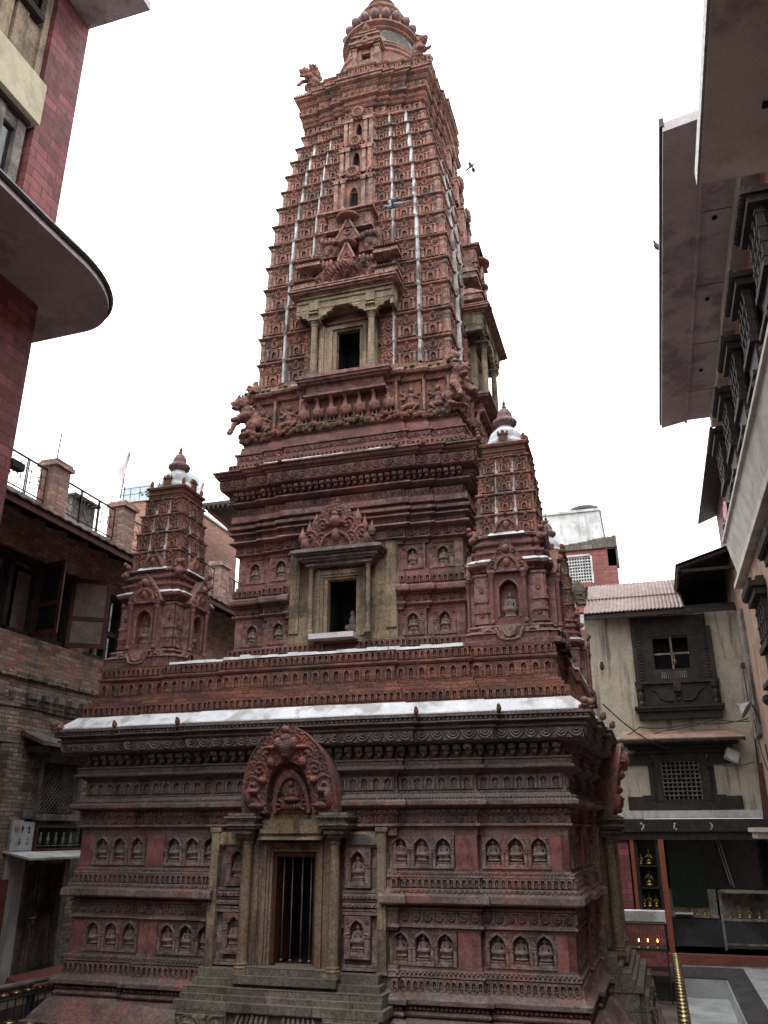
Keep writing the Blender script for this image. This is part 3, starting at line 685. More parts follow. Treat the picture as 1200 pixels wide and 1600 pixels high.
for cx in (-.92, .82): relief(m, lambda t: .29, .92, guard_f, 40, 90, back=.02, x=cx, y=yw-.54, z=.24)
for o in m.build_each('carved_guardian_panel', T_MSTEP, temple): keep(o)
m = MB()
for s in (-1, 1):
    for k in range(7): m.tube([(s*.1+s*k*.055-.05, yw-.49, 1.17), (s*.1+s*k*.06-.05, yw-.54, 1.05), (s*.1+s*k*.055-.05, yw-.50, .6)], .02, 6)
for o in m.build_each('carved_drapery', T_MSTEP, temple, gap=.06): keep(o)
for o in list(P0): face(o, (1,))
for n in list(nl): face(n, (1,))
nl.clear(); P0.clear()

# ---- middle storey
BASE[0] = 1.74
mid_prof = [(1.93, 5.13), (1.93, 5.30), (1.90, 5.33), (1.90, 5.42), (1.86, 5.44), (1.845, 5.45), (1.845, 5.565), (1.81, 5.575), (1.79, 5.60), (1.79, 5.625), (1.74, 5.63), (1.74, 6.0), (1.79, 6.0), (1.79, 6.045), (1.80, 6.05), (1.835, 6.075), (1.835, 6.10), (1.80, 6.11), (1.80, 6.205), (1.83, 6.215), (1.83, 6.235),
  (1.89, 6.25), (1.90, 6.27), (1.90, 6.325), (1.86, 6.35), (1.835, 6.37), (1.83, 6.375), (1.83, 6.50), (1.81, 6.51), (1.805, 6.55), (1.79, 6.56), (1.79, 6.60), (1.74, 6.61), (1.74, 6.99), (1.79, 6.99), (1.79, 7.045), (1.80, 7.05), (1.85, 7.07), (1.85, 7.085), (1.83, 7.09), (1.83, 7.205), (1.86, 7.215), (1.91, 7.24), (1.93, 7.255), (1.92, 7.28), (1.86, 7.295),
  (1.86, 7.36), (1.88, 7.38), (1.93, 7.395), (1.93, 7.415), (1.87, 7.43), (1.88, 7.455), (1.95, 7.475), (1.955, 7.515), (1.90, 7.54), (1.85, 7.56), (1.85, 7.585), (1.91, 7.60), (1.91, 7.69), (1.86, 7.705), (1.835, 7.72), (1.835, 7.85), (1.88, 7.86), (1.93, 7.885), (1.965, 7.905), (1.96, 7.925), (1.89, 7.94)]
molding(1.74, SM, mid_prof, hole=(-.235, .195, 5.68, 6.53), flat=(-.85, .82, 1.865, 5.55, 7.06)).build('middle_storey', T_MID, temple)
c2_prof = [(1.89, 7.94), (1.87, 7.955), (1.87, 8.08), (2.02, 8.10), (2.06, 8.115), (2.07, 8.14), (2.07, 8.275), (2.10, 8.285), (2.11, 8.30), (2.08, 8.31), (2.14, 8.33), (2.15, 8.345), (2.12, 8.35), (2.13, 8.37), (2.175, 8.385), (2.175, 8.405), (2.12, 8.41), (1.99, 8.475), (1.975, 8.48), (1.975, 8.575), (1.94, 8.59), (1.93, 8.61), (1.90, 8.62), (1.90, 8.665), (1.885, 8.67), (1.885, 8.765), (1.93, 8.775), (1.93, 8.80), (1.86, 8.815), (1.85, 8.94), (1.82, 8.96), (1.82, 9.0), (1.86, 9.02)]
molding(1.74, SM, c2_prof).build('upper_cornice', T_MID, temple)
m = MB(); m2 = MB()
EB = e_arch(.078, .11, .05, .09, .004, .026, .006)
row(m, EB, 1.845, SM, 5.452, .078, lim=(.3, 9)); row(m, e_round(.11, .09, .028), 1.804, SM, 6.112, .13, lim=(.88, 9)); row(m, EB, 1.83, SM, 6.382, .085, lim=(.88, 9)); row(m, e_bead(.014), 1.84, SM, 6.225, .036, lim=(.88, 9))
row(m, e_round(.13, .11, .03), 1.834, SM, 7.092, .15, lim=(.7, 9)); row(m, e_bead(.012, .015, .024), 1.862, SM, 7.33, .03); row(m, e_bead(.011, .013, .02), 1.885, SM, 7.44, .03)
row(m, e_scallop(.085, .115, .03), 1.835, SM, 7.725, .088); row(m, e_bead(.012), 1.9, SM, 7.705, .034)
row(m, e_bracket(.075, .12, .13), 1.87, SM, 7.96, .105); row(m, e_scallop(.17, .125, .034), 2.07, SM, 8.145, .175); row(m, e_bead(.021, .022, .018), 2.135, SM, 8.358, .05); row(m, e_petal(.045, .028, .018), 2.14, SM, 8.388, .045)
row(m, e_bead(.010, .014, .012), 2.11, SM, 8.318, .03)
row(m, e_arch(.07, .092, .04, .072, .004, .024, .005, fig=False), 1.975, SM, 8.482, .07); row(m, e_scallop(.09, .09, .03), 1.885, SM, 8.672, .092)
face(m.build('storey_frieze', T_MID, temple), (1, 2, 3))
m = MB()   # limewash traces on the small eave
for i in range(24):
    x0 = -1.25+i*.095
    if x0 > .75: break
    m.taper(x0, x0+.095, -2.23, -2.05, 8.43, x0, x0+.095, -2.18, -2.05, 8.462+.01*random.random())
m.build('plaster_edge', WSTR, temple)
m = MB()
for i in range(46):
    x0 = random.uniform(.2, 2.05); m.ball((x0, -2.14-(.05 if x0 < 1.2 else 0), 8.42+random.random()*.03), (random.uniform(.02, .06), .03, .014), 7, 4)
face(m.build('moss_cushion', LEAF, temple, smooth=True, kind='stuff'), (1,))
for (x, yy) in ((.95, -2.30), (1.34, -2.25), (-.95, -2.30), (-1.34, -2.25), (2.16, -2.16)):
    m = MB(); m.ball((x, yy, 8.43), (.035, .05, .05), 8, 6); m.ball((x, yy-.03, 8.475), (.024, .03, .03), 7, 5); m.build('eave_knob', FIGR, temple, smooth=True)
NM2 = niche_mesh(.34, .37, .152, .27, .045, .055, T_MID)
for z in (5.625, 6.605):
    for x, y in ((-1.50, -1.74), (-1.045, -1.79), (1.045, -1.79), (1.50, -1.74)): niche_at(x, z, y-.05, NM2, 1, .98, .035, .078)
m = MB()   # plain panels beside the niches
for z0, z1 in ((5.63, 6.0), (6.61, 6.99)):
    for sgn in (-1, 1):
        for x0, x1, d in ((1.66, 1.79, 0), (1.245, 1.34, 0), (1.205, 1.24, .05), (.872, .89, .05)):
            a, b = sorted((sgn*x0, sgn*x1)); m.box(a, b, -1.74-d-.048, -1.72-d, z0-.005, z1+.003)
for o in m.build_each('plain_panel', T_MID, temple): face(o, (1,))
# doorway of the middle storey
yd = -1.84
m = MB(); m.box(-.86, -.44, yd-.045, yd+.1, 5.60, 7.07); m.box(.40, .83, yd-.045, yd+.1, 5.60, 7.07); m.box(-.44, .40, yd-.045, yd+.1, 6.60, 7.07)
for a, b in ((-.85, -.70), (.66, .82)): m.box(a, b, yd-.075, yd, 5.75, 7.05)
m.box(-.87, .84, yd-.085, yd+.05, 5.575, 5.70)
for s in (-1, 1):
    for w0, w1, dp in ((.44, .38, .09), (.38, .335, .12), (.335, .28, .10), (.28, .225, .07)):
        a, b = sorted((s*w0-.02, s*w1-.02)); m.box(a, b, yd-dp, yd+.06, 5.66, 6.62+(w0-.28)*.6)
for w0, w1, dp in ((.44, .38, .09), (.38, .335, .12), (.335, .28, .10), (.28, .225, .07)):
    m.box(-w0-.02, w0-.02, yd-dp+.001, yd+.06, 6.53+(w1-.225)*.6, 6.53+(w0-.225)*.6+.01)
keep(m.build('ochre_door_surround', T_YEL, temple))
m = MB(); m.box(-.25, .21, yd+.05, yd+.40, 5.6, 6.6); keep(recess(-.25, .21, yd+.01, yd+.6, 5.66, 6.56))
me_ = figure_mesh('idol', [('e', (0, 0, .05), (.12, .08, .05)), ('e', (0, 0, .14), (.09, .07, .07)), ('e', (0, 0, .25), (.055, .045, .08)), ('e', (0, 0, .36), (.035, .035, .04)), ('e', (-.08, 0, .16), (.04, .05, .05)), ('e', (.09, 0, .12), (.05, .05, .05))], .012, FIG)
link('idol', me_, temple, (.05, yd+.22, 5.67), scale=(1, .8, 1.1))
for x in (-.46, .43): keep(column('column', x, yd-.20, 5.66, 6.74, .036, T_YEL, temple))
m = MB()
for a, h0, h1, dp in ((.52, 6.72, 6.78, .20), (.57, 6.78, 6.81, .26), (.62, 6.81, 6.845, .30), (.55, 6.845, 6.86, .25), (.66, 6.86, 6.885, .34), (.71, 6.885, 6.925, .40), (.66, 6.925, 6.95, .36)): m.box(-a-.02, a-.02, yd-dp, yd+.02, h0, h1)
for x in (-.46, .43): m.box(x-.07, x+.07, yd-.27, yd, 6.70, 6.73)
keep(m.build('door_hood', T_CORN, temple))
def crest_w(t): return max(.02, .60*(1-t)**.62*(1 if t > .12 else .94+.5*t))
def crest_f(U, V):
    h = carve(U, V, 70, .018)+.02
    for cx, cz, R, d in ((-.20, .36, .11, 1), (.20, .36, .11, -1), (-.42, .20, .12, -1), (.42, .20, .12, 1), (-.22, .15, .11, 1), (.22, .15, .11, -1), (-.06, .52, .05, 1), (.06, .52, .05, -1)): h = np.maximum(h, spiral(U, V, cx, cz, R, .08, d))
    for cx, cz, rx, rz, hh in ((0, .40, .09, .11, .15), (0, .50, .06, .06, .13), (0, .2, .08, .12, .11), (-.5, .1, .08, .1, .1), (.5, .1, .08, .1, .1), (-.12, .36, .05, .04, .13), (.12, .36, .05, .04, .13)): h = np.maximum(h, blob(U, V, cx, cz, rx, rz, hh))
    h = np.maximum(h, np.where((((U/.26)**2+(V/.26)**2) < 1) & (((U/.26)**2+(V/.26)**2) > .72), .09, 0))
    return h
m = MB(); relief(m, crest_w, .72, crest_f, 110, 80, lean=.10, back=.14, x=-.05, y=yd-.22, z=6.95)
for x, z, r in ((-.60, 7.16, .06), (-.38, 7.36, .07), (.28, 7.38, .07), (.50, 7.16, .06), (-.05, 7.60, .07), (-.49, 7.26, .045), (.39, 7.26, .045)):
    m.lathe((x, yd-.25, z), [(r*.7, -.06), (r, 0), (r*.85, .04), (r*.5, .09), (r*.42, .10), (r*.15, .15), (.004, .18)], 9)
keep(m.build('carved_crest', FIGR, temple))
B(-.44, .245, yd-.30, yd+.02, 5.60, 5.675, 'white_sill', WHITE, temple)
for o in list(P0): face(o, (1,))
for n in list(nl): face(n, (1,))
nl.clear(); P0.clear()

# ---- figure frieze at the foot of the tower
fr_prof = [(1.86, 9.02), (1.80, 9.03), (1.80, 9.16), (1.74, 9.18), (1.72, 9.22), (1.71, 9.74), (1.76, 9.76), (1.77, 9.84), (1.84, 9.86), (1.86, 9.90), (1.84, 9.95), (1.76, 9.99), (1.76, 10.04), (1.72, 10.06), (1.70, 10.12)]
molding(1.74, SM, fr_prof, hole=(-.20, .18, 9.97, 10.13)).build('figure_frieze_wall', T_TOW, temple)
m = MB()   # thick garland roll
for r in range(4):
    for x0, x1, y in plan(1.84, SM):
        n = max(1, int((x1-x0)/.05))
        for i in range(n+1):
            for k in range(2):
                x = x0+(x1-x0)*i/n; p = Vector((x+random.uniform(-.02, .02), y-random.uniform(-.02, .05), 9.09+random.uniform(-.05, .06))); p.rotate(Matrix.Rotation(r*pi/2, 3, 'Z')); m.ball(p, random.uniform(.03, .05), 6, 4)
m.build('garland_roll', T_MOS, temple)
m = MB()   # mossy top of the band
for x0, x1, y in plan(1.86, SM):
    for i in range(int((x1-x0)/.05)): m.ball((random.uniform(x0, x1), y+random.uniform(0, .06), 9.955), (random.uniform(.02, .06), .04, .02), 6, 4)
face(m.build('moss_cushion', LEAF, temple, smooth=True, kind='stuff'), (1,))
dancer = figure_mesh('dancing_figure', [('e', (0, 0, .22), (.07, .05, .09)), ('e', (0, -.01, .30), (.085, .05, .05)), ('l', [(0, 0, .33), (0, -.02, .38)], [.025, .022]), ('e', (.005, -.03, .415), (.042, .04, .048)), ('e', (.0, -.015, .45), (.05, .035, .03)), ('e', (0, 0, .48), (.022, .02, .03)),
    ('l', [(.075, 0, .31), (.15, -.03, .34), (.13, -.05, .43)], [.028, .022, .018]), ('l', [(-.075, 0, .31), (-.15, -.03, .25), (-.08, -.06, .23)], [.028, .022, .018]), ('l', [(-.08, 0, .32), (-.17, -.01, .38), (-.15, -.02, .46)], [.02, .018, .012]), ('l', [(.08, 0, .3), (.17, -.02, .25), (.15, -.04, .18)], [.02, .016, .012]),
    ('l', [(.04, 0, .15), (.13, -.04, .12), (.05, -.05, .04)], [.042, .034, .022]), ('l', [(-.04, 0, .15), (-.14, -.04, .10), (-.15, -.03, .02)], [.042, .034, .022]), ('e', (0, 0, .14), (.075, .05, .05)), ('e', (0, 0, .01), (.17, .05, .02)), ('l', [(-.12, .02, .2), (-.16, .02, .5), (0, .02, .58), (.16, .02, .5), (.12, .02, .2)], [.012]*5)], .0095, FIGR, carved=.006)
for x, y in ((-1.55, -1.72), (-1.05, -1.77), (1.04, -1.77), (1.47, -1.72)):
    face(link('dancing_figure', dancer, temple, (x, y, 9.19), scale=(random.choice((-1, 1))*.95, 1, .95)), (1,))
m = MB()
for x in (-1.30, -.82, .82, 1.26, 1.66): m.box(x-.018, x+.018, -1.82-(.05 if abs(x) < 1.24 else 0), -1.7, 9.2, 9.75)
for o in m.build_each('frieze_divider', T_TOW, temple): face(o, (1,))
bird = figure_mesh('carved_bird', [('e', (0, -.03, .15), (.075, .075, .095)), ('l', [(0, -.05, .2), (0, -.06, .30), (0, -.085, .345)], [.045, .032, .03]), ('e', (0, -.09, .35), (.032, .04, .03)), ('l', [(0, -.12, .345), (0, -.15, .325)], [.012, .006]),
    ('l', [(-.03, -.01, .08), (-.035, -.02, .0)], [.018, .014]), ('l', [(.03, -.01, .08), (.035, -.02, .0)], [.018, .014]), ('e', (-.075, 0, .16), (.025, .06, .08)), ('e', (.075, 0, .16), (.025, .06, .08)), ('e', (0, .0, -.01), (.08, .06, .018)), ('e', (0, .05, .2), (.07, .02, .12))], .009, FIGR, carved=.006)
for i in range(7): face(link('carved_bird', bird, temple, (-.735+i*.24, -1.86, 9.20), scale=(1, 1, 1.12)), (1,))
lion = figure_mesh('corner_lion', [('e', (0, .02, .30), (.13, .15, .20)), ('e', (0, -.10, .42), (.14, .13, .15)), ('e', (0, -.20, .58), (.12, .13, .12)), ('e', (0, -.32, .55), (.075, .08, .055)), ('e', (0, -.31, .47), (.06, .07, .03)), ('e', (-.07, -.28, .66), (.035, .03, .04)), ('e', (.07, -.28, .66), (.035, .03, .04)), ('e', (-.1, -.12, .70), (.04, .03, .05)), ('e', (.1, -.12, .70), (.04, .03, .05)),
    ('l', [(-.1, -.12, .36), (-.12, -.26, .28), (-.11, -.31, .12), (-.11, -.35, .06)], [.06, .05, .042, .05]), ('l', [(.1, -.12, .36), (.12, -.25, .30), (.11, -.30, .22), (.11, -.36, .20)], [.06, .05, .045, .05]), ('l', [(-.11, .06, .22), (-.16, -.08, .16), (-.14, -.02, .04), (-.14, -.12, .02)], [.09, .07, .05, .045]), ('l', [(.11, .06, .22), (.16, -.08, .16), (.14, -.02, .04), (.14, -.12, .02)], [.09, .07, .05, .045]),
    ('e', (0, -.02, .0), (.2, .22, .04)), ('e', (0, -.05, .72), (.09, .1, .13)), ('e', (0, .02, .86), (.10, .10, .10)), ('e', (0, -.08, .90), (.06, .06, .06)), ('l', [(-.08, .0, .82), (-.17, -.08, .78), (-.12, -.17, .80)], [.035, .03, .022]), ('l', [(.08, .0, .82), (.17, -.08, .78), (.12, -.17, .80)], [.035, .03, .022]), ('e', (0, .02, .99), (.05, .05, .07)),
    ('l', [(.05, .1, .25), (.12, .16, .4), (.08, .16, .55)], [.04, .04, .03]), ('e', (0, .10, .62), (.12, .08, .22))], .017, FIGR, carved=.022)
for k in range(4):
    a = k*pi/2; p = Matrix.Rotation(a, 3, 'Z') @ Vector((-1.74, -1.74, 9.17)); link('corner_lion', lion, temple, p, rz=a-pi/4, scale=(1.0, 1.0, 1.02))

# ---- the tower
TZ = [10.11, 10.62, 11.15, 11.68, 12.18, 12.67, 13.16, 13.62, 14.06, 14.48, 14.89, 15.28, 15.66, 16.0]
TH = [1.70, 1.70, 1.69, 1.672, 1.66, 1.64, 1.605, 1.565, 1.515, 1.465, 1.405, 1.335, 1.26, 1.21]
WH = {6: (-.082, .082, 13.44, 13.63), 7: (-.082, .082, 13.61, 13.93), 9: (-.068, .068, 14.50, 14.87), 11: (-.058, .058, 15.32, 15.65)}
def SS(h): s = h/1.72; return [(1.21*s, .028), (.765*s, .028), (.36*s, .03)]
for i in range(13):
    h, z, z1 = TH[i], TZ[i], TZ[i+1]; hn = TH[i+1]; H = z1-z
    p = [(h-.012, z), (h-.012, z+H*.80), (h+.0, z+H*.82), (h+.028, z+H*.845), (h+.040, z+H*.87), (h+.040, z+H*.90), (h+.02, z+H*.92), (h+.0, z+H*.94), (hn-.012, z1)]
    mm = molding(h-.012, SS(h), p, jit=.005, hole=(-.20, .18, z-.01, min(z1+.01, 10.88)) if i < 2 else WH.get(i))
    for xx in (1.245, .80, .40):   # narrow ribs between the columns of niches
        for sg in (-1, 1):
            x = sg*xx*h/1.72
            if xx == .40 and i < 4: continue
            d = sum(dd for a_, dd in SS(h) if abs(x) < a_); q = MB().box(x-.016, x+.016, -(h+d)-.018, -(h+d)+.03, z+.02, z+H*.80).elem()
            for r_ in range(4): V = q[0].copy(); ca, sa = cos(r_*pi/2), sin(r_*pi/2); mm.add(np.stack([V[:, 0]*ca-V[:, 1]*sa, V[:, 0]*sa+V[:, 1]*ca, V[:, 2]], 1), q[1])
    mm.build('tower_tier', T_TOW, temple)
# one carved tile with its arch, roundel and scrolls
m = MB(); W, H = .34, .40
A = arch_plate(m, .15, .19, .085, .13, .018, .03, 8, True, False, y=-.032)
m.tube([(x*1.12, -.036, z) for x, z in A], .007, 4)
m.ball((0, -.008, .05), (.034, .018, .02), 7, 4); m.ball((0, -.012, .08), (.022, .018, .026), 7, 4); m.ball((0, -.014, .115), (.013, .012, .014), 6, 4)
for s in (-1, 1):
    m.box(s*.128-.022, s*.128+.022, -.030, .012, .012, .19); m.box(s*.128-.028, s*.128+.028, -.038, .012, .175, .192); m.box(s*.128-.027, s*.128+.027, -.036, .012, 0, .016)
m.box(-.165, .165, -.038, .012, .194, .206); m.box(-.158, .158, -.022, .012, 0, .012)
torus(m, 0, -.030, .285, .050, .017, 16, 6); torus(m, 0, -.030, .285, .020, .010, 10, 4); m.add([(.05*cos(t), -.022, .285+.05*sin(t)) for t in np.linspace(0, 2*pi, 13)[:-1]], [tuple(range(12))])
for s in (-1, 1):
    torus(m, s*.118, -.020, .300, .026, .012, 10, 4); torus(m, s*.108, -.020, .243, .022, .011, 9, 4); m.ball((s*.155, -.018, .225), (.014, .015, .02), 6, 4); m.ball((s*.15, -.018, .33), (.014, .013, .018), 6, 4); m.ball((s*.075, -.022, .335), (.014, .013, .014), 6, 4)
torus(m, 0, -.060, .355, .016, .008, 8, 4); m.ball((0, -.045, .385), (.016, .022, .015), 6, 4); m.ball((-.03, -.05, .368), (.014, .018, .012), 6, 4); m.ball((.03, -.05, .368), (.014, .018, .012), 6, 4)
TILE = m.elem(); tile_me = m.mesh('niche_tile', T_TOW)
rest = MB(); cnt = 0
porch_hide = lambda x, z: (abs(x) < .50 and z < 99) or (abs(x) < .80 and z < 11.9)
for i in range(13):
    h, z, z1 = TH[i], TZ[i], TZ[i+1]; s = h/1.72; sz = (z1-z)/.51; sp = SS(h)
    for k, xx in ((0, 1.43), (1, .99), (2, .56)):
        for sg in (-1, 1):
            x = sg*xx*s; d = sum(dd for a, dd in sp if abs(x) < a); y = -(h-.012+d)
            if xx == .56 and i < 4: continue
            for side in range(4):
                if side == 0 and cnt < 70 or side == 1 and cnt < 100 and i < 8:
                    o = link('niche_tile', tile_me, temple, (x, y, z+.01), scale=(.98*s if k != 2 else .92*s, 1, sz)); o.rotation_euler = (0, 0, 0)
                    if side == 1: o.location = Matrix.Rotation(pi/2, 3, 'Z') @ Vector((x, y, z+.01)); o.rotation_euler = (0, 0, pi/2)
                    cnt += 1
                else:
                    V = TILE[0]*np.array([.98*s if k != 2 else .92*s, 1, sz])+np.array([x, y, z+.01])
                    for _ in range(side): V = np.stack([-V[:, 1], V[:, 0], V[:, 2]], 1)
                    rest.add(V, TILE[1])
rest.build('niche_tile', T_TOW, temple, kind='stuff')
for i in range(13):   # corner pilasters of each tier
    h, z, z1 = TH[i], TZ[i], TZ[i+1]; H = z1-z
    for sx_ in (-1, 1):
        m = MB(); x = sx_*(h-.055); y = -(h-.03)
        m.box(x-.034, x+.034, y-.028, y+.05, z+.02, z+H*.80); m.box(x-.05, x+.05, y-.042, y+.05, z+H*.70, z+H*.765); m.box(x-.044, x+.044, y-.038, y+.05, z+H*.66, z+H*.70); m.box(x-.044, x+.044, y-.036, y+.05, z+.015, z+.07)
        face(m.build('tier_pilaster', T_TOW, temple), (1,) if sx_ < 0 else (1, 2))
def strip(xs_, i0, i1, wd, nm='plaster_strip', mt=WSTR):
    """runs up the angle of a projection, over every ledge"""
    m = MB(); V = []
    for i in range(i0, i1+1):
        last = i == i1
        for f in ((0, .25, .5, .78, .88, .95) if not last else (0,)):
            h = TH[i]+(TH[min(i+1, 13)]-TH[i])*f; z = TZ[i]+(TZ[min(i+1, 13)]-TZ[i])*f if i < 13 else TZ[13]
            s = TH[i]/1.72; x = xs_*s; d = sum(dd for a, dd in SS(TH[i]) if abs(x) < a)
            out = .118 if .8 < f < .93 else .082
            w_ = max(.022, wd*(1.05+.45*noise.noise(Vector((z*2.3, xs_*5, 0))))); x += .008*noise.noise(Vector((z*3, xs_, 4)))
            V.append([(x-w_/2, -(h+d)+.02, z), (x-w_/2*.7, -(h+d)-out, z), (x+w_/2*.7, -(h+d)-out, z), (x+w_/2, -(h+d)+.02, z)])
    k = len(V); m.add([p for r in V for p in r], [(j*4+i, j*4+i+1, j*4+i+5, j*4+i+4) for j in range(k-1) for i in range(3)])
    return m.build(nm, mt, temple)
for o in [strip(-1.215, 0, 12, .052), strip(1.215, 0, 13, .062), strip(.775, 0, 13, .040), strip(-.775, 2, 12, .030), strip(.345, 9, 13, .04)]: face(o, (1,))
# ---- porch of the tower
yt = -1.79
m = MB()
for a, h0, h1, dp in ((.70, 9.62, 9.655, .24), (.66, 9.655, 9.82, .20), (.74, 9.82, 9.85, .28), (.79, 9.85, 9.89, .33), (.81, 9.89, 9.93, .36), (.77, 9.93, 9.96, .34)): m.box(-a-.01, a-.01, yt-dp, yt+.05, h0, h1)
for i in range(44): x = -.64+i*.0286; m.box(x-.006, x+.006, yt-.215, yt-.198, 9.67, 9.81)
for zz in (9.70, 9.74, 9.78): m.box(-.655, .635, yt-.208, yt-.199, zz, zz+.008)
keep(m.build('porch_floor', T_MID, temple))
m = MB()
for s in (-1, 1):
    for w0, w1, dp in ((.50, .42, .10), (.42, .33, .06), (.33, .27, .09), (.27, .205, .05)):
        a, b = sorted((s*w0-.01, s*w1-.01)); m.box(a, b, yt-dp, yt+.06, 9.95, 10.90+(w0-.2)*.4)
for w0, w1, dp in ((.42, .33, .06), (.33, .27, .09), (.27, .205, .05)): m.box(-w0-.01, w0-.01, yt-dp+.001, yt+.06, 10.88+(w1-.205)*.5, 10.88+(w0-.205)*.55)
keep(m.build('ochre_door_surround', T_YEL, temple))
keep(recess(-.22, .20, yt+.01, yt+.5, 9.96, 10.9))
for x in (-.54, .46): keep(column('column', x, yt-.25, 9.955, 11.02, .055, T_YEL, temple))
m = MB()
for x in (-.54, .46): m.box(x-.10, x+.10, yt-.34, yt-.15, 11.0, 11.03); m.box(x-.06, x+.06, yt-.31, yt-.18, 11.03, 11.12); m.box(x-.085, x+.085, yt-.36, yt-.16, 11.12, 11.145)
for o in m.build_each('capital', T_YEL, temple): keep(o)
m = MB()   # entablature with bracketed arches between the posts
m.box(-.86, .84, yt-.30, yt+.03, 11.24, 11.46); m.box(-.84, .82, yt-.325, yt+.02, 11.36, 11.40); m.box(-.87, .85, yt-.34, yt+.02, 11.44, 11.475)
for x in (-.54, .46): m.box(x-.075, x+.075, yt-.335, yt-.2, 11.20, 11.37)
def brk(x0, x1, dirn): # cusped bracket
    q = [(x0, 11.245), (x0, 11.03), (x0+dirn*.06, 11.05), (x0+dirn*.09, 11.09), (x0+dirn*.15, 11.10), (x0+dirn*.17, 11.15), (x0+dirn*.24, 11.165), (x0+dirn*.27, 11.21), (x1, 11.245)]
    m.prism(q, yt-.29, yt-.22)
brk(-.48, -.15, 1); brk(.40, .07, -1); brk(-.60, -.86, -1); brk(.52, .84, 1)
for s in (-1, 1): m.prism([(s*.85-.01, 11.25), (s*.85-.01, 11.12), (s*.80-.01, 11.10), (s*.80-.01, 11.25)], yt-.28, yt)
keep(m.build('entablature', T_YEL, temple))
m = MB()
for a, h0, h1, dp in ((.88, 11.475, 11.50, .36), (.93, 11.50, 11.535, .42), (.96, 11.535, 11.56, .46), (.90, 11.56, 11.60, .41), (.93, 11.60, 11.62, .44)): m.box(-a-.01, a-.01, yt-dp, yt+.02, h0, h1)
for s in (-1, 1):   # small roofs stepping up at each side
    for k, (cx, zz, wd, dp) in enumerate(((.74, 11.80, .20, .36), (.70, 12.28, .22, .28))):
        for q in range(3): m.box(s*cx-wd+q*.012, s*cx+wd-q*.012, yt-dp+q*.02+.02, yt, zz-.10+q*.045, zz-.06+q*.045)
        for b in np.arange(s*cx-wd+.02, s*cx+wd, .05): m.ball((b, yt-dp+.01, zz+.02), (.02, .025, .02), 6, 4)
        m.taper(s*cx-wd, s*cx+wd, yt-dp, yt, zz+.03, s*cx-wd*.8, s*cx+wd*.8, yt-dp*.4, yt, zz+.16)
for o in m.build_each('porch_eave', T_TOW, temple): keep(o)
def tc_w(t): return max(.02, .62*(1-.12*t) if t < .45 else .587*(max(0, 1-(t-.45)/.55))**.75)
def tc_f(U, V):
    h = carve(U, V, 65, .022)+.02
    rr = (U/.40)**2+((V-.02)/.50)**2; h = np.maximum(h, np.where((rr > .55) & (rr < .95), .10+.03*np.cos(40*np.arctan2(V, U)), 0))
    rf = np.hypot(U, (V-.22)); an = np.arctan2(V-.22, U); h = np.where(rf < .17, .05+.035*np.cos(an*14)+.04*(rf > .14), h)
    for cx, cz, R, d in ((-.30, .12, .12, 1), (.30, .12, .12, -1), (-.5, .18, .11, -1), (.5, .18, .11, 1), (-.34, .36, .09, -1), (.34, .36, .09, 1), (-.18, .5, .07, 1), (.18, .5, .07, -1)): h = np.maximum(h, spiral(U, V, cx, cz, R, .10, d))
    for cx, cz, rx, rz, hh in ((0, .46, .07, .07, .15), (-.32, .08, .1, .06, .14), (.32, .08, .1, .06, .14), (-.1, .05, .035, .05, .13), (0, .04, .035, .055, .14), (.1, .05, .035, .05, .13), (-.56, .1, .05, .12, .12), (.56, .1, .05, .12, .12)): h = np.maximum(h, blob(U, V, cx, cz, rx, rz, hh))
    return h
m = MB(); relief(m, tc_w, .62, tc_f, 110, 80, lean=.02, back=.2, x=-.01, y=yt-.20, z=11.62)
keep(m.build('carved_crest', FIGR, temple))
def gable(z, w_, h_, dp):
    m.prism([(-w_, z), (w_, z), (0, z+h_)], yt-dp, yt)
    for s in (-1, 1): m.tube([(s*w_*1.08, yt-dp-.01, z), (0, yt-dp-.01, z+h_*1.06)], .022, 5)
    torus(m, 0, yt-dp-.01, z+h_*.36, w_*.25, .016, 12, 5)
    for s in (-1, 1):
        for q in range(4): m.ball((s*(w_+.06+q*.07), yt-dp*.8, z+.05+.05*random.random()), (.04, .05, .05+.04*random.random()), 7, 5)
m = MB(); gable(12.10, .17, .42, .24); gable(12.62, .21, .44, .20)
for o in m.build_each('gable_crest', T_TOW, temple): keep(o)
m = MB()
for z, r, dp in ((12.50, .16, .20), (13.04, .22, .18)): m.lathe((-.01, yt-dp*.5-.05, z), [(r*.5, 0), (r*.85, .03), (r, .05), (r, .085), (r*.9, .10), (r*.55, .14), (r*.2, .17), (.03, .20), (.025, .25), (.01, .27)], 20)
for o in m.build_each('half_canopy', T_MOS, temple): keep(o)
def lion_rel(U, V):
    h = carve(U, V, 55, .02)+.015
    for cx, cz, rx, rz, hh in ((0, .2, .13, .10, .08), (-.09, .28, .07, .07, .10), (.1, .12, .05, .1, .07), (-.05, .1, .05, .1, .07)): h = np.maximum(h, blob(U, V, cx, cz, rx, rz, hh))
    return np.maximum(h, spiral(U, V, .12, .3, .08, .07, 1))
for cx, z0 in ((-.36, 12.40), (.36, 12.40), (-.30, 11.92), (.30, 11.92)):
    m = MB(); relief(m, lambda t: .19, .44 if z0 > 12.3 else .34, lion_rel, 34, 40, back=.1, x=cx, y=yt-.07, z=z0); m.mesh
    keep(m.build('relief_panel', T_TOW, temple))
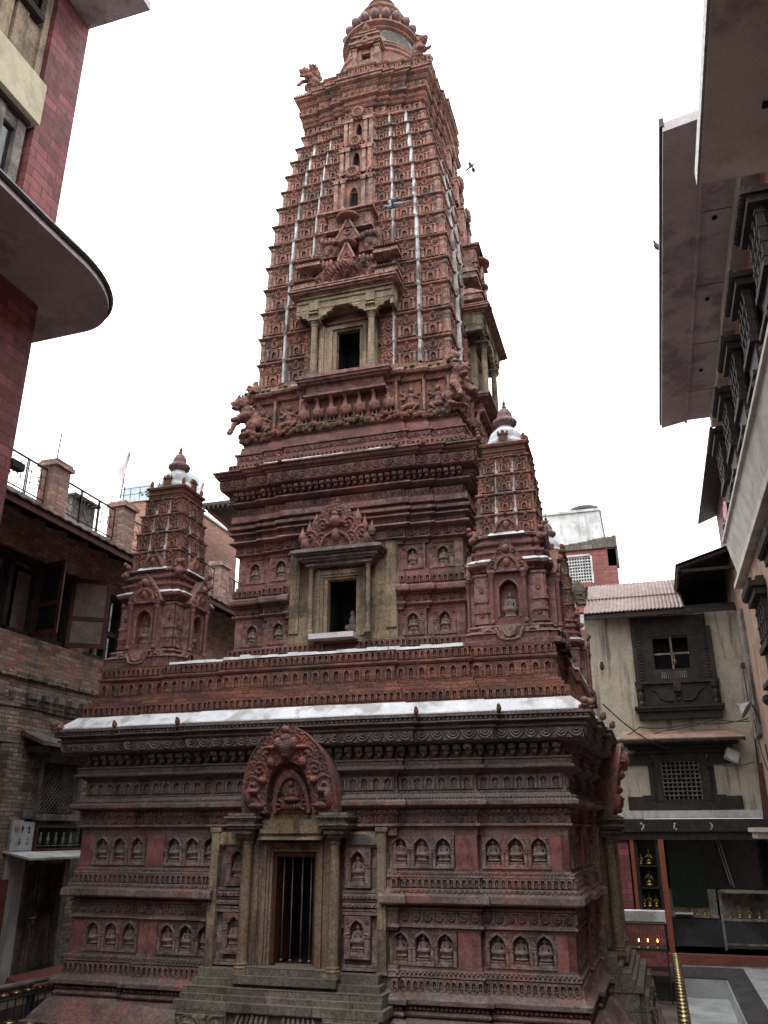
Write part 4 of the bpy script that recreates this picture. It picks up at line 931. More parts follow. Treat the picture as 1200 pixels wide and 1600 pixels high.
for s in (-1, 1):   # carved panels beside the porch pillars
    m = MB(); relief(m, lambda t: .13, .95, lambda U, V: np.maximum(carve(U, V, 48, .035)+.015, np.maximum(spiral(U, V, 0, .2, .13, .07, 1), np.maximum(spiral(U, V, 0, .5, .13, .07, -1), spiral(U, V, 0, .78, .12, .07, 1)))), 30, 90, back=.1, x=s*.68, y=yt+.03, z=10.05)
    keep(m.build('relief_panel', T_TOW, temple))
# upper windows
m = MB()
for a, h0, h1, dp in ((.44, 12.86, 12.89, .20), (.40, 12.89, 12.93, .16), (.405, 13.20, 13.235, .19), (.47, 13.235, 13.27, .25), (.44, 13.27, 13.30, .22)): m.box(-a, a, yt+.0-dp, yt+.3, h0, h1)
m.box(-.39, .39, yt-.14, yt+.3, 12.93, 13.20)
for i in range(28): x = -.37+i*.0275; m.box(x-.006, x+.006, yt-.158, yt-.138, 12.94, 13.19)
keep(m.build('balcony', T_TOW, temple))
for zb, zt, wd, hy, aw in ((13.34, 14.25, .17, 1.60, .17), (14.40, 15.08, .14, 1.49, .14), (15.22, 15.92, .13, 1.36, .12)):
    m = MB(); yy = -(hy+.10)
    A = arch_plate(m, wd*1.9, zt-zb, aw, (zt-zb)*.62, .10, .10, 10, True, False, y=yy-.01, z=zb)
    for s in (-1, 1):
        for xx in (wd*1.15, wd*1.95):
            m.box(s*xx-.035, s*xx+.035, yy-.05, yy+.12, zb, zt-.14); m.box(s*xx-.05, s*xx+.05, yy-.07, yy+.12, zt-.14, zt-.08); m.box(s*xx-.045, s*xx+.045, yy-.06, yy+.12, zb, zb+.06)
    m.box(-wd*2.3, -wd*.93, yy+.0, yy+.12, zb, zt-.1); m.box(wd*.93, wd*2.3, yy+.0, yy+.12, zb, zt-.1)
    keep(m.build('window_frame', T_TOW, temple))
    m = MB(); m.prism(arch_curve(aw*.94, (zt-zb)*.60, zb+.11, 10, False), yy+.078, yy+.085); keep(m.build('recess_shade_sheet', DARK, temple))  # black sheet: the shade in the window is painted
    m = MB(); m.box(-wd*2.4, wd*2.4, yy-.07, yy+.1, zt-.08, zt-.05); torus(m, 0, yy-.09, zt+.05, .095, .035, 18, 7); torus(m, 0, yy-.10, zt+.05, .035, .018, 12, 5); m.ball((0, yy-.06, zt+.05), (.09, .03, .09), 10, 6)
    for q in range(14): a = 2*pi*q/14; m.ball((.14*cos(a), yy-.06, zt+.05+.14*sin(a)), .026, 6, 4)
    for s in (-1, 1): torus(m, s*wd*1.75, yy-.04, zt+.02, .04, .018, 10, 5); m.ball((s*wd*1.9, yy-.04, zt+.09), .035, 6, 5); m.ball((s*wd*1.4, yy-.04, zt-.02), .03, 6, 5)
    keep(m.build('medallion', T_TOW, temple))
for o in list(P0): face(o, (1,))
P0.clear()
# ---- top cornice and platform
BASE[0] = 1.2
S3 = [(.80, .05), (.50, .05), (.26, .05)]
tp = [(1.21, 16.0), (1.24, 16.01), (1.24, 16.04), (1.205, 16.05), (1.20, 16.21), (1.25, 16.22), (1.28, 16.25), (1.25, 16.27), (1.24, 16.31), (1.28, 16.34), (1.29, 16.36), (1.27, 16.37), (1.26, 16.44), (1.33, 16.47), (1.34, 16.50), (1.30, 16.52), (1.295, 16.54), (1.295, 16.66), (1.32, 16.68), (1.35, 16.70), (1.33, 16.72), (1.33, 16.80), (1.40, 16.84), (1.41, 16.87), (1.39, 16.885), (1.43, 16.90), (1.43, 16.93), (1.36, 16.945), (1.27, 17.0), (1.265, 17.01), (1.26, 17.14), (1.24, 17.16), (1.22, 17.17), (1.21, 17.30), (1.24, 17.32), (1.26, 17.35), (1.22, 17.37), (1.15, 17.39), (1.10, 17.42)]
molding(1.2, S3, tp, cap=True, jit=.006).build('top_cornice', T_TOW, temple)
m = MB()
row(m, e_arch(.16, .15, .07, .115, .006, .025, .010), 1.203, S3, 16.055, .19); row(m, e_bead(.016, .018, .03), 1.265, S3, 16.405, .045); row(m, e_scallop(.12, .11, .02), 1.295, S3, 16.545, .14); row(m, e_bead(.02), 1.335, S3, 16.76, .05); row(m, e_bead(.022, .025, .02), 1.40, S3, 16.965, .055)
row(m, e_arch(.08, .11, .045, .09, .005, .024, .006), 1.262, S3, 17.02, .085); row(m, e_arch(.1, .11, .05, .09, .005, .024, .006), 1.214, S3, 17.18, .115)
face(m.build('top_frieze', T_TOW, temple), (1, 2, 3))
for k in range(4):
    for x in (-.9, -.45, .0, .45, .9): 
        m = MB(); m.ball((x, -1.40, 17.0), (.03, .04, .05), 7, 5); m.ball((x, -1.39, 17.06), (.02, .025, .03), 7, 5); m.build('eave_knob', T_MOS, temple).rotation_euler = (0, 0, k*pi/2)
    a = k*pi/2; p = Matrix.Rotation(a, 3, 'Z') @ Vector((-1.13, -1.13, 17.36)); link('corner_lion', lion, temple, p, rz=a-pi/4, scale=(.72, .85, .66))
# little shrines on each side of the platform
for k in range(4):
    m = MB(); y = -1.06
    m.box(-.30, .30, y-.02, y+.25, 17.40, 17.56); m.box(-.28, -.10, y-.02, y+.25, 17.5, 18.20); m.box(.10, .28, y-.02, y+.25, 17.5, 18.20); m.box(-.12, .12, y, y+.25, 17.5, 17.88); m.box(-.12, .12, y, y+.25, 18.05, 18.2); m.box(-.11, .11, y+.15, y+.25, 17.8, 18.1)
    for xx in (-.24, .24): m.box(xx-.045, xx+.045, y-.06, y, 17.56, 18.12); m.box(xx-.06, xx+.06, y-.08, y, 18.12, 18.17)
    for a, h0, h1, dp in ((.32, 18.20, 18.24, .10), (.35, 18.24, 18.28, .14), (.27, 18.28, 18.44, .06), (.31, 18.44, 18.48, .11), (.20, 18.48, 18.58, .04), (.23, 18.58, 18.61, .07)): m.box(-a, a, y-dp, y+.25, h0, h1)
    m.prism([(-.2, 18.17), (.2, 18.17), (.1, 18.32), (0, 18.46), (-.1, 18.32)], y-.12, y-.06)
    torus(m, 0, y-.13, 18.27, .06, .02, 10, 5); m.ball((0, y-.05, 18.70), (.07, .07, .09), 9, 6); m.ball((0, y-.05, 18.80), (.03, .03, .05), 7, 5)
    for s in (-1, 1): m.ball((s*.2, y-.1, 18.25), (.05, .04, .06), 7, 5)
    o = m.build('roof_shrine', T_TOW, temple); o.rotation_euler = (0, 0, k*pi/2)
    m = MB(); m.box(-.10, .10, y+.149, y+.1495, 17.86, 18.06); m.build('recess_shade_sheet', DARK, o)  # thin black sheet painted as the dark of the opening
m = MB(); m.lathe((0, 0, 0), [(1.08, 17.40), (1.08, 17.55), (1.0, 17.62), (.98, 17.9), (.93, 18.22), (.96, 18.26), (.96, 18.31), (.90, 18.34), (.87, 18.42), (.90, 18.46), (.90, 18.50), (.84, 18.54), (.80, 18.60), (.83, 18.63), (.83, 18.66), (.76, 18.70)], 56, cap=False); m.build('drum', T_TOW, temple)
m = MB(); m.lathe((0, 0, 0), [(.76, 18.70), (.75, 19.0), (.74, 19.06)], 56, cap=False); m.build('drum_band', GREEN, temple)
m = MB(); m.lathe((0, 0, 0), [(.74, 19.06), (.80, 19.09), (.80, 19.12), (.77, 19.14), (.84, 19.18), (.87, 19.20), (.87, 19.24), (.80, 19.27), (.72, 19.34), (.72, 19.42), (.66, 19.52), (.60, 19.72), (.64, 19.80), (.66, 19.86), (.60, 19.92), (.50, 19.98), (.44, 20.1), (.50, 20.16), (.50, 20.22), (.36, 20.32), (.30, 20.5), (.34, 20.56), (.22, 20.68), (.18, 20.9), (.2, 20.95), (.1, 21.1)], 48); m.build('dome_crown', T_TOW, temple)
for i in range(20):
    a = 2*pi*(i+.35)/20; m = MB(); m.ball((0, 0, 0), (.10, .115, .125), 14, 10); m.tube([(0, -.10, -.08), (0, -.117, 0), (0, -.10, .08)], .008, 4)
    m.build('lotus_bud', EGG, temple, loc=(.76*cos(a), .76*sin(a), 19.52), smooth=True).rotation_euler = (0, 0, a+pi/2)
m = MB(); m.lathe((0, 0, 0), [(.10, 21.1), (.2, 21.15), (.12, 21.25), (.16, 21.4), (.05, 21.6), (.09, 21.7), (.02, 22.1)], 20); m.build('finial', BRASSD, temple)

# ================================================================== corner shrines on the terrace
def corner_shrine(name, label, loc):
    S = thing(name, label, 'shrine', loc, group=None)
    P = []
    def k4(o, ks=(1, 2, 3)): P.extend(face(o, ks)); return o
    s0 = [(.30, .03)]
    molding(.40, s0, [(.61, 0), (.61, .055), (.575, .065), (.57, .13), (.59, .145), (.54, .17), (.50, .20), (.52, .235), (.50, .255), (.46, .27)], jit=.004, cell=.1).build('base', T_MID, S)
    molding(.40, s0, [(.46, .27), (.42, .28), (.40, .29), (.40, .96), (.44, .98), (.45, 1.01), (.49, 1.03), (.51, 1.05), (.51, 1.075), (.49, 1.085)], jit=.003, cell=.1).build('wall', T_MID, S)
    molding(.40, s0, [(.48, 1.07), (.52, 1.085), (.515, 1.10), (.455, 1.135), (.43, 1.13)], jit=.005, cell=.08).build('whitewashed_ledge', WHITE, S)
    molding(.40, s0, [(.45, 1.13), (.44, 1.15), (.44, 1.20), (.47, 1.215), (.47, 1.24), (.42, 1.25), (.41, 1.30), (.445, 1.33), (.45, 1.36), (.41, 1.38), (.40, 1.42), (.43, 1.44), (.43, 1.47), (.39, 1.50)], jit=.004, cell=.1).build('attic', T_MID, S)
    o = MB(); o.taper(-.24, .24, -.49, -.40, 1.455, -.22, .22, -.45, -.39, 1.50); k4(o.build('whitewashed_ledge', WHITE, S))
    m = MB()   # central niche
    A = arch_plate(m, .44, .68, .24, .48, .10, .10, 12, True, True, y=-.545, z=.25)
    m.tube([(x*1.1, -.55, .25+.1+(z-.1)*1.02) for x, z in A], .014, 5)
    for s in (-1, 1):
        m.box(min(s*.223, s*.205), max(s*.223, s*.205), -.542, -.38, .253, .928); m.lathe((s*.205, -.575, .27), [(.034, 0), (.034, .03), (.024, .05), (.024, .55), (.034, .58), (.036, .62), (.05, .65), (.05, .68)], 10)
        # minor niches
        m.box(min(s*.20, s*.43), max(s*.20, s*.43), -.445, -.38, .27, .95); m.box(s*.36-.07, s*.36+.07, -.455, -.38, .30, .95)
        for zz in (.30, .44, .58, .60, .92): m.box(s*.36-.085, s*.36+.085, -.47, -.39, zz, zz+.03)
        for zz in (.36, .68): torus(m, s*.36, -.457, zz+.05, .03, .009, 10, 4); m.ball((s*.36, -.46, zz+.045), (.016, .014, .026), 6, 4)
    m.box(-.24, .24, -.60, -.40, .22, .25); m.box(-.25, .25, -.60, -.44, .925, .955)
    k4(m.build('niche', T_MID, S))
    m = MB(); m.box(-.115, .115, -.446, -.44, .36, .80); f = link('seated_figure', buddha, S, (0, -.47, .355), scale=(1.15, 1.1, 1.45)); k4(f)
    def sh_w(t): return max(.015, .27*(1-t**1.4))
    def sh_f(U, V):
        h = carve(U, V, 110, .012)+.012
        rr = (U/.16)**2+(V/.20)**2; h = np.maximum(h, np.where((rr > .6) & (rr < 1), .05, 0))
        for cx, cz, R, d in ((-.18, .07, .07, 1), (.18, .07, .07, -1), (-.1, .24, .05, 1), (.1, .24, .05, -1)): h = np.maximum(h, spiral(U, V, cx, cz, R, .05, d))
        return np.maximum(h, np.maximum(blob(U, V, 0, .1, .05, .07, .06), blob(U, V, 0, .27, .05, .06, .08)))
    m = MB(); relief(m, sh_w, .40, sh_f, 40, 36, lean=.03, back=.12, y=-.56, z=.95); k4(m.build('carved_crest', FIGR, S))
    def ant_w(t): return max(.01, .17*(1-t**1.6))
    m = MB(); relief(m, ant_w, .26, sh_f, 28, 24, back=.1, y=-.43, z=1.50)
    k4(m.build('carved_crest', FIGR, S)); m = MB()
    for q in range(10): m.ball((-.44+random.uniform(-.05, .04), -.44+random.uniform(-.05, .04), 1.38+random.uniform(0, .2)), random.uniform(.03, .05), 7, 5)
    k4(m.build('corner_makara', FIGR, S))
    m = MB(); m.box(-.14, .14, -.64, -.60, .04, .235); m.tube([(-.09, -.645, .2), (-.06, -.65, .11), (0, -.65, .085), (.06, -.65, .11), (.09, -.645, .2)], .014, 5); m.tube([(-.17, -.63, .2), (-.12, -.64, .07), (-.05, -.645, .05), (.05, -.645, .05), (.12, -.64, .07), (.17, -.63, .2)], .018, 5)
    for s in (-1, 1): m.box(s*.27-.09, s*.27+.09, -.59, -.5, .06, .22); torus(m, s*.27, -.595, .14, .05, .014, 10, 4)
    k4(m.build('cloth_relief', T_TOW, S))
    hh = [.39, .374, .35, .32, .284]; zz = [1.50, 1.80, 2.10, 2.39, 2.66]; s1 = lambda h: [(.13*h/.4, .015)]
    for i in range(4):
        h, z, z1 = hh[i], zz[i], zz[i+1]; H = z1-z
        molding(h, s1(h), [(h, z), (h, z+H*.80), (h+.022, z+H*.84), (h+.026, z+H*.90), (h+.005, z+H*.94), (hh[i+1], z1)], jit=.003, cell=.12).build('tower_tier', T_TOW, S)
        for x in (-.262, 0, .262):
            o = link('niche_tile', tile_me, S, (x*h/.4, -(h+(.015 if x == 0 else 0)), z+.01), scale=(.62*h/.4, .7, H/.50)); k4(o)
    for s in (-1, 1):
        m = MB(); V = []
        for i in range(5):
            h = hh[i]
            for f in ((0, .5, .86) if i < 4 else (0,)):
                hf = h+(hh[min(i+1, 4)]-h)*f; z = zz[i]+(zz[min(i+1, 4)]-zz[i])*f; x = s*.135*hf/.4; w_ = .026+.010*noise.noise(Vector((z*5, s, loc[0]))); ou = .032 if f > .8 else .02
                V.append([(x-w_, -hf+.01, z), (x-w_*.7, -hf-ou, z), (x+w_*.7, -hf-ou, z), (x+w_, -hf+.01, z)])
        kk = len(V); m.add([p for r in V for p in r], [(j*4+i, j*4+i+1, j*4+i+5, j*4+i+4) for j in range(kk-1) for i in range(3)])
        k4(m.build('plaster_strip', WSTR, S))
    molding(.28, s0[:0], [(.285, 2.66), (.30, 2.67), (.30, 2.70), (.318, 2.72), (.292, 2.74), (.297, 2.78), (.325, 2.80), (.334, 2.83), (.315, 2.85), (.27, 2.86)], cap=True, jit=.004, cell=.1).build('cornice', T_MOS, S)
    m = MB(); m.lathe((0, 0, 0), [(.285, 2.85), (.29, 2.90), (.285, 2.93), (.27, 2.945), (.235, 2.95), (.25, 3.0), (.215, 3.09), (.15, 3.16), (.115, 3.18), (.10, 3.24)], 28); m.build('dome', WHITE, S, smooth=True)
    m = MB()
    for q in range(14): a = 2*pi*q/14; m.ball((.135*cos(a), .135*sin(a), 3.285), (.042, .042, .045), 7, 5)
    m.lathe((0, 0, 0), [(.10, 3.2), (.15, 3.24), (.15, 3.30), (.13, 3.33), (.11, 3.36), (.105, 3.42), (.07, 3.49), (.035, 3.52), (.02, 3.53)], 18); m.build('lotus_crown', EGG, S)
    m = MB(); m.lathe((0, 0, 0), [(.02, 3.52), (.035, 3.54), (.018, 3.57), (.025, 3.60), (.008, 3.64), (.004, 3.74)], 10); m.build('finial', IRON, S)
    for k in range(4):
        m = MB(); m.box(-.06, .06, -.31, -.27, 2.85, 2.98); m.box(-.075, .075, -.32, -.26, 2.97, 2.99); m.box(-.025, .025, -.315, -.305, 2.88, 2.95); m.ball((0, -.29, 3.01), (.03, .03, .04), 7, 5)
        for s in (-1, 1): m.ball((s*.06, -.29, 3.01), (.018, .02, .03), 6, 4)
        m.build('antefix', T_MOS, S).rotation_euler = (0, 0, k*pi/2); MB().ball((.275, -.275, 2.91), (.03, .03, .07), 7, 5).build('corner_knob', T_MOS, S).rotation_euler = (0, 0, k*pi/2)
    return S
for sx_, sy_, lb in ((-1, -1, 'towered shrine with white dome on the left front corner of the temple terrace'), (1, -1, 'towered shrine with white dome on the right front corner of the temple terrace'),
                     (1, 1, 'towered shrine at the back right corner of the terrace, half hidden'), (-1, 1, 'towered shrine on the back left corner of the terrace, behind the tower')):
    corner_shrine('corner_shrine', lb, (XC+sx_*2.60, YC+sy_*2.47, 5.145))
# ================================================================== GROUND
def struct(mb, name, mt): return mb.build(name, mt, kind='structure')
m = MB(); m.box(-400, 400, -400, 400, -.6, -.5); struct(m, 'city_ground', EARTH)
m = MB(); m.box(-9.0, 2.6, -6, 19.05, -.5, 0.0); struct(m, 'courtyard_ground', GRND)
# upper paved level round the sunken court, with the sunk pale basin to the right of the lamp rail
m = MB(); m.box(-6.0, 1.33, 19.9, 21.4, -.5, .396); m.box(1.33, 2.35, 9.0, 21.4, -.5, .396); struct(m, 'upper_pavement', TILEW)
m = MB(); m.box(-6.0, 1.33, 19.27, 20.72, .3, .40); m.box(.93, 1.33, 9.0, 19.27, .3, .40); struct(m, 'slate_border', SLATE)
m = MB()
for i in range(3):
    for j in range(12):
        m.box(.135+i*.262, .135+i*.262+.256, 9.2+j*.84, 9.2+j*.84+.834, -.1, .05+.002*((i*7+j*3) % 3))
m.box(.13, .925, 9.0, 19.26, -.4, .044); m.box(.13, .925, 19.24, 19.265, .04, .37); m.box(.905, .929, 9.0, 19.26, .04, .37); struct(m, 'sunken_basin_floor', TILEW)
m = MB(); m.box(-6., 2.2, 20.74, 20.98, .35, .44); struct(m, 'white_step', WHITE)
m = MB(); m.box(-9.6, -8.75, 2, 17, -.4, .78); struct(m, 'raised_walk', GRND)

# ================================================================== LEFT: near maroon brick building (A), old brick house (B)
A = thing('brick_building', 'near maroon brick building with a rounded concrete canopy at the top left', 'building', (-6.65, 7.1, 0))
def lb(x0, x1, y0, y1, z0, z1, nm, mt, par, off): return MB().box(x0-off[0], x1-off[0], y0-off[1], y1-off[1], z0, z1).build(nm, mt, par)
OA = (-6.65, 7.1)
lb(-13, -6.65, -3, 7.10, 0, 9.08, 'lower_wall', BR_NEW, A, OA)
lb(-13, -6.95, -3, 7.08, 9.3, 13.78, 'inner_wall', WOODG, A, OA)
lb(-7.0, -6.60, 6.47, 7.10, 9.27, 13.78, 'corner_pillar', BR_NEW, A, OA)
lb(-7.2, -6.98, 7.06, 7.12, 9.27, 13.78, 'end_wall', BR_NEW, A, OA)
lb(-7.0, -6.52, -3, 6.465, 11.33, 11.98, 'cream_spandrel', CREAM, A, OA)
lb(-7.0, -6.60, -3, 6.40, 11.28, 11.33, 'shadow_gap_frame', WOOD, A, OA)
m = MB()
for i in range(9): y = 6.36-i*.23; m.box(-6.76+6.65, -6.72+6.65+.03*(i % 2), y-.2-7.1, y-7.1, 11.98, 12.95)
m.box(-.12, -.02, 6.36-7.1, 6.46-7.1, 11.98, 13.78); m.build('timber_boarding', WOODL, A)
lb(-6.85, -6.60, -3, 6.30, 12.95, 13.05, 'window_sill', IRON, A, OA)
for i, y in enumerate((5.3, 3.9, 2.5)):   # upper and lower windows
    for z0, z1 in ((13.05, 13.75), (9.45, 11.25)):
        f = lb(-6.80, -6.72, y-.2, y+.95, z0, z1, 'window_pane', GLASS, A, OA)
m = MB()
for y in (6.25, 5.9, 5.3, 4.6, 3.9): m.box(-.10, .0, y-7.1, y+.14-7.1, 9.3, 11.28)
m.box(-.12, -.02, -5, 6.38-7.1, 11.1, 11.28); m.box(-.10, -.01, -5, 6.25-7.1, 9.95, 10.02); m.build('window_frame', WOODG, A)
# rounded canopy
pts = [(-.15, -10), (.98, -10), (1.0, -1.2), (1.02, -.5)]
pts += [(1.02-.85*(1-cos(a)), -.5+1.18*sin(a)) for a in np.linspace(0.12, pi/2, 14)]+[(-.6, .70), (-1.6, .72), (-1.6, -.0), (-.15, -.0)]
m = MB(); m.prism(pts, 9.10, 9.27, 'z'); m.build('canopy_slab', CONC, A)
m = MB()
ed = [(p[0], p[1]) for p in pts[1:-2]]
m.tube([(x*1.0+.012, y+.012, 9.20) for x, y in ed], .035, 6); m.build('canopy_drip_edge', SHEET, A)
lb(-13, -5.62, -3, 7.12, 13.80, 13.95, 'roof_eave', CONC, A, OA)
lb(-12, -7.0, -3, 6.9, 13.95, 15, 'parapet', BR_NEW, A, OA)
# small bracket and tap end sticking out at the far edge
lb(-6.72, -6.62, 7.1, 7.30, 6.93, 7.02, 'pipe_bracket', IRON, A, OA)

Bh = thing('old_brick_house', 'old brick house with lattice window, open casements and deep tin eave', 'house', (-9.5, 10, 0))
OB = (-9.5, 10)
def bb(x0, x1, y0, y1, z0, z1, nm, mt, par=None): return lb(x0, x1, y0, y1, z0, z1, nm, mt, par or Bh, OB)
m = MB()  # lower wall with openings left for the door and lattice window
def wall_with(m, X0, X1, Y0, Y1, Z0, Z1, holes, off=OB):
    """wall slab facing +x, built as blocks round rectangular openings"""
    ys = sorted({Y0, Y1, *[v for h in holes for v in h[:2]]}); zs = sorted({Z0, Z1, *[v for h in holes for v in h[2:]]})
    for a, b in zip(ys[:-1], ys[1:]):
        z0 = None
        for c, d in zip(zs[:-1], zs[1:]):
            hole = any(h[0] <= a and b <= h[1] and h[2] <= c and d <= h[3] for h in holes)
            if not hole and z0 is None: z0 = c
            if hole and z0 is not None: m.box(X0-off[0], X1-off[0], a-off[1], b-off[1], z0, c); z0 = None
        if z0 is not None: m.box(X0-off[0], X1-off[0], a-off[1], b-off[1], z0, Z1)
wall_with(m, -10.1, -9.5, 2, 20.5, .7, 5.36, [(11.78, 12.95, .95, 2.62), (11.92, 12.86, 3.30, 4.12)])
m.build('lower_brick_wall', BR_OLD, Bh)
m = MB(); wall_with(m, -10.1, -9.5, 2, 20.5, 5.40, 8.0, [(10.0, 12.22, 6.0, 7.32), (12.6, 13.70, 5.98, 7.28), (14.6, 15.6, 6.0, 7.3), (7.2, 9.2, 6., 7.3)]); m.build('upper_brick_wall', BR_SMO, Bh)
m = MB(); rr = random.Random(3)
for i in range(150): y = 2+i*.12; m.box(-.02, .04+rr.random()*.04, y-10, y+.115-10, 5.33+rr.uniform(-.012, .012), 5.405)
m.build('brick_string_course', BR_OLD, Bh)
bb(-12, -10.08, 2, 20.5, .5, 8.0, 'room_interior', DARK)
for y in (11.42, 11.74, 12.07, 12.4, 12.73, 13.2, 13.7): 
    m = MB(); m.box(0, .13, y-.10-10, y+.10-10, 5.02, 5.12); m.box(0, .08, y-.08-10, y+.08-10, 4.93, 5.02); m.build('joist_end', WOODG, Bh)
m = MB(); m.tube([(0.01, -8+i*.6, 4.86+.02*sin(i*1.7)) for i in range(30)], .012, 5); m.build('cable', IRON, Bh)
for y, z in ((10.75, 5.08), (11.0, 5.03)): bb(-9.52, -9.485, y-.07, y+.07, z-.06, z+.06, 'blocked_opening', WOODG)
# lattice window with its little roof
lw = link('lattice_window', None, Bh, (0, 2.39, 3.70))
m = MB()
for a, b, c, d, e in ((-.56, -.47, -.42, .50, .06), (.47, .56, -.42, .50, .06), (-.56, .56, -.50, -.40, .10), (-.50, .50, .40, .52, .08), (-.75, .75, -.56, -.50, .05), (-.47, -.42, -.38, .4, .03), (.42, .47, -.38, .4, .03)): m.box(-.05, e, a, b, c, d)
for k in range(14):
    for s in (-1, 1): m.ball((.05, s*.515, -.36+k*.062), (.025, .035, .025), 6, 4)
for s in (-1, 1): m.box(-.03, .05, s*.62-.13, s*.62+.13, .28, .46); m.box(-.03, .05, s*.66-.13, s*.66+.13, -.48, -.36)
m.build('carved_frame', WOODG, lw)
m = MB()
for i in range(-13, 14):
    for s in (-1, 1):
        y0, z0 = i*.085, -.38; pts = []
        # clip diagonal bars to the opening
        t0 = max(0, (-.42-y0)/s if s > 0 else (.42-y0)/s); t1 = min(.78, (.42-y0)/s if s > 0 else (-.42-y0)/s)
        if t1-t0 < .05: continue
        m.tube([(-.01+.006*s, y0+s*t0, z0+t0), (-.01+.006*s, y0+s*t1, z0+t1)], .014, 4)
m.build('lattice', WOODG, lw)
m = MB(); m.box(-.3, -.28, -.45, .45, -.4, .42); m.build('recess_shade_sheet', DARK, lw)  # black panel painted as the shade behind the lattice
m = MB(); m.add([(0, -1.05, .84), (0, 1.05, .84), (.42, 1.05, .66), (.42, -1.05, .66), (0, -1.05, .76), (0, 1.05, .76), (.42, 1.05, .60), (.42, -1.05, .60)], [(0, 1, 2, 3), (7, 6, 5, 4), (3, 2, 6, 7), (0, 3, 7, 4), (1, 5, 6, 2)])
m.box(0, .3, -.9, .9, .52, .60); m.box(0, .12, -.75, .75, .46, .52); m.build('small_roof', WOODG, lw)
m = MB(); m.box(0, .36, -2.9, -1.55, .58, .66); m.box(0, .2, -2.8, -1.7, .5, .58); m.build('small_roof', WOODG, lw)
# casement windows of the upper floor
def casement(y0, y1, z0, z1, mt, par, n=3, xin=-.10):
    w_ = link('casement_window', None, par, (0, 0, 0)); m = MB()
    for i in range(n+1): y = y0+(y1-y0)*i/n; m.box(xin-.06, xin+.03, y-.04-10, y+.04-10, z0, z1)
    for z in (z0, z0+(z1-z0)*.42, z1): m.box(xin-.058, xin+.028, y0-10, y1-10, z-.045, z+.045)
    m.build('frame', mt, w_); B(xin-.05, xin-.04, y0-10, y1-10, z0, z1, 'pane', GLASS, w_); return w_
cw = casement(12.64, 13.66, 6.02, 7.24, WOOD, Bh); B(-.12, -.115, 2.70, 2.98, 6.08, 6.40, 'curtain', CURT, cw)
casement(14.64, 15.56, 6.02, 7.24, WOOD, Bh); casement(7.3, 9.1, 6.02, 7.26, WOOD, Bh, 4)
ow = link('open_window', None, Bh, (0, 0, 0)); m = MB()
for y in (10.04, 10.66, 11.30, 12.18): m.box(-.20, -.08, y-.05-10, y+.05-10, 6.0, 7.30)
m.box(-.2, -.08, 0.0, 2.22, 6.0, 6.09); m.box(-.2, -.08, 0, 2.22, 7.22, 7.32); m.build('frame', WOOD, ow)
m = MB(); m.box(-.17, -.165, .1, .62, 6.45, 7.2); m.build('pane', GLASS, ow)
m = MB(); m.box(-.5, -.49, 1.25, 1.62, 6.1, 7.2); m.build('curtain', CURT, ow)
m = MB()  # iron grille with loops
for y in np.arange(1.36, 2.15, .16): m.tube([(-.24, y, 6.08), (-.24, y, 6.75)], .008, 4)
for z in (6.12, 6.4, 6.74): m.tube([(-.24, 1.3, z), (-.24, 2.18, z)], .008, 4)
for y in (1.5, 1.8, 2.05): m.tube([(-.24, y+.09*cos(a), 6.42+.14*sin(a)) for a in np.linspace(0, 2*pi, 13)], .007, 4)
m.build('window_grille', IRON, ow)
def leaf(y, ang, wd, name='casement_leaf'):
    m = MB(); z0, z1 = 6.03, 7.27; c, s = cos(ang), sin(ang)
    def bx(a, b, z_0, z_1, t=.022):
        V = [];
        for q in (a, b):
            for e in (-t, t): V += [(s*q+c*e*0-e*c*0+e*cos(ang), c*q*wd/abs(wd)-e*sin(ang), z_0), (s*q+e*cos(ang), c*q*wd/abs(wd)-e*sin(ang), z_1)]
        m.add(V, BOXF)
    W_ = abs(wd); bx(0, .07, z0, z1); bx(W_-.07, W_, z0, z1); bx(.07, W_-.07, z0, z0+.08, .02); bx(.07, W_-.07, z1-.08, z1, .02); bx(.07, W_-.07, z0+.48, z0+.55, .02)
    o = m.build(name, WOODR, ow, loc=(-.06, y-10, 0)); m2 = MB(); m = m2; bx(.07, W_-.07, z0+.05, z1-.05, .006); m2.build('pane', GLASS if wd < 0 else CURT, o)
leaf(11.30, radians(78), -.60); leaf(12.16, radians(58), .66)
# door and its surround
dr = link('door', None, Bh, (-.18, 2.36, .95)); m = MB()
for s in (-1, 1):
    m.box(-.03, 0, min(s*.01, s*.50), max(s*.01, s*.50), 0, 1.60)
    for z0, z1 in ((.08, .46), (.52, .9), (.96, 1.5)): m.box(0, .018, min(s*.10, s*.40), max(s*.10, s*.40), z0, z1)
    m.box(-.06, .12, s*.50-.045, s*.50+.045, 0, 1.66)
m.box(-.06, .12, -.55, .55, 1.58, 1.68); m.build('leaves', WOODG, dr)
m = MB(); m.tube([(.03, -.06, .80), (.03, .12, .80)], .012, 6); m.tube([(.03, .02, .80), (.05, .02, .72), (.03, .03, .68)], .02, 6); m.build('latch', BRASSD, dr)
m = MB(); m.box(-.4, .02, 1.78, 1.90, .9, 2.6); m.box(-.4, .02, 2.83, 2.95, .9, 2.6); m.box(-.4, .0, 1.85, 2.9, 2.55, 2.64); m.build('door_reveal', WOODG, Bh)
bb(-9.50, -9.45, 11.40, 11.80, .9, 3.2, 'grey_plaster_jamb', PLASTW)
bb(-9.50, -9.40, 10.2, 11.42, .8, 2.36, 'red_painted_wall', REDST)
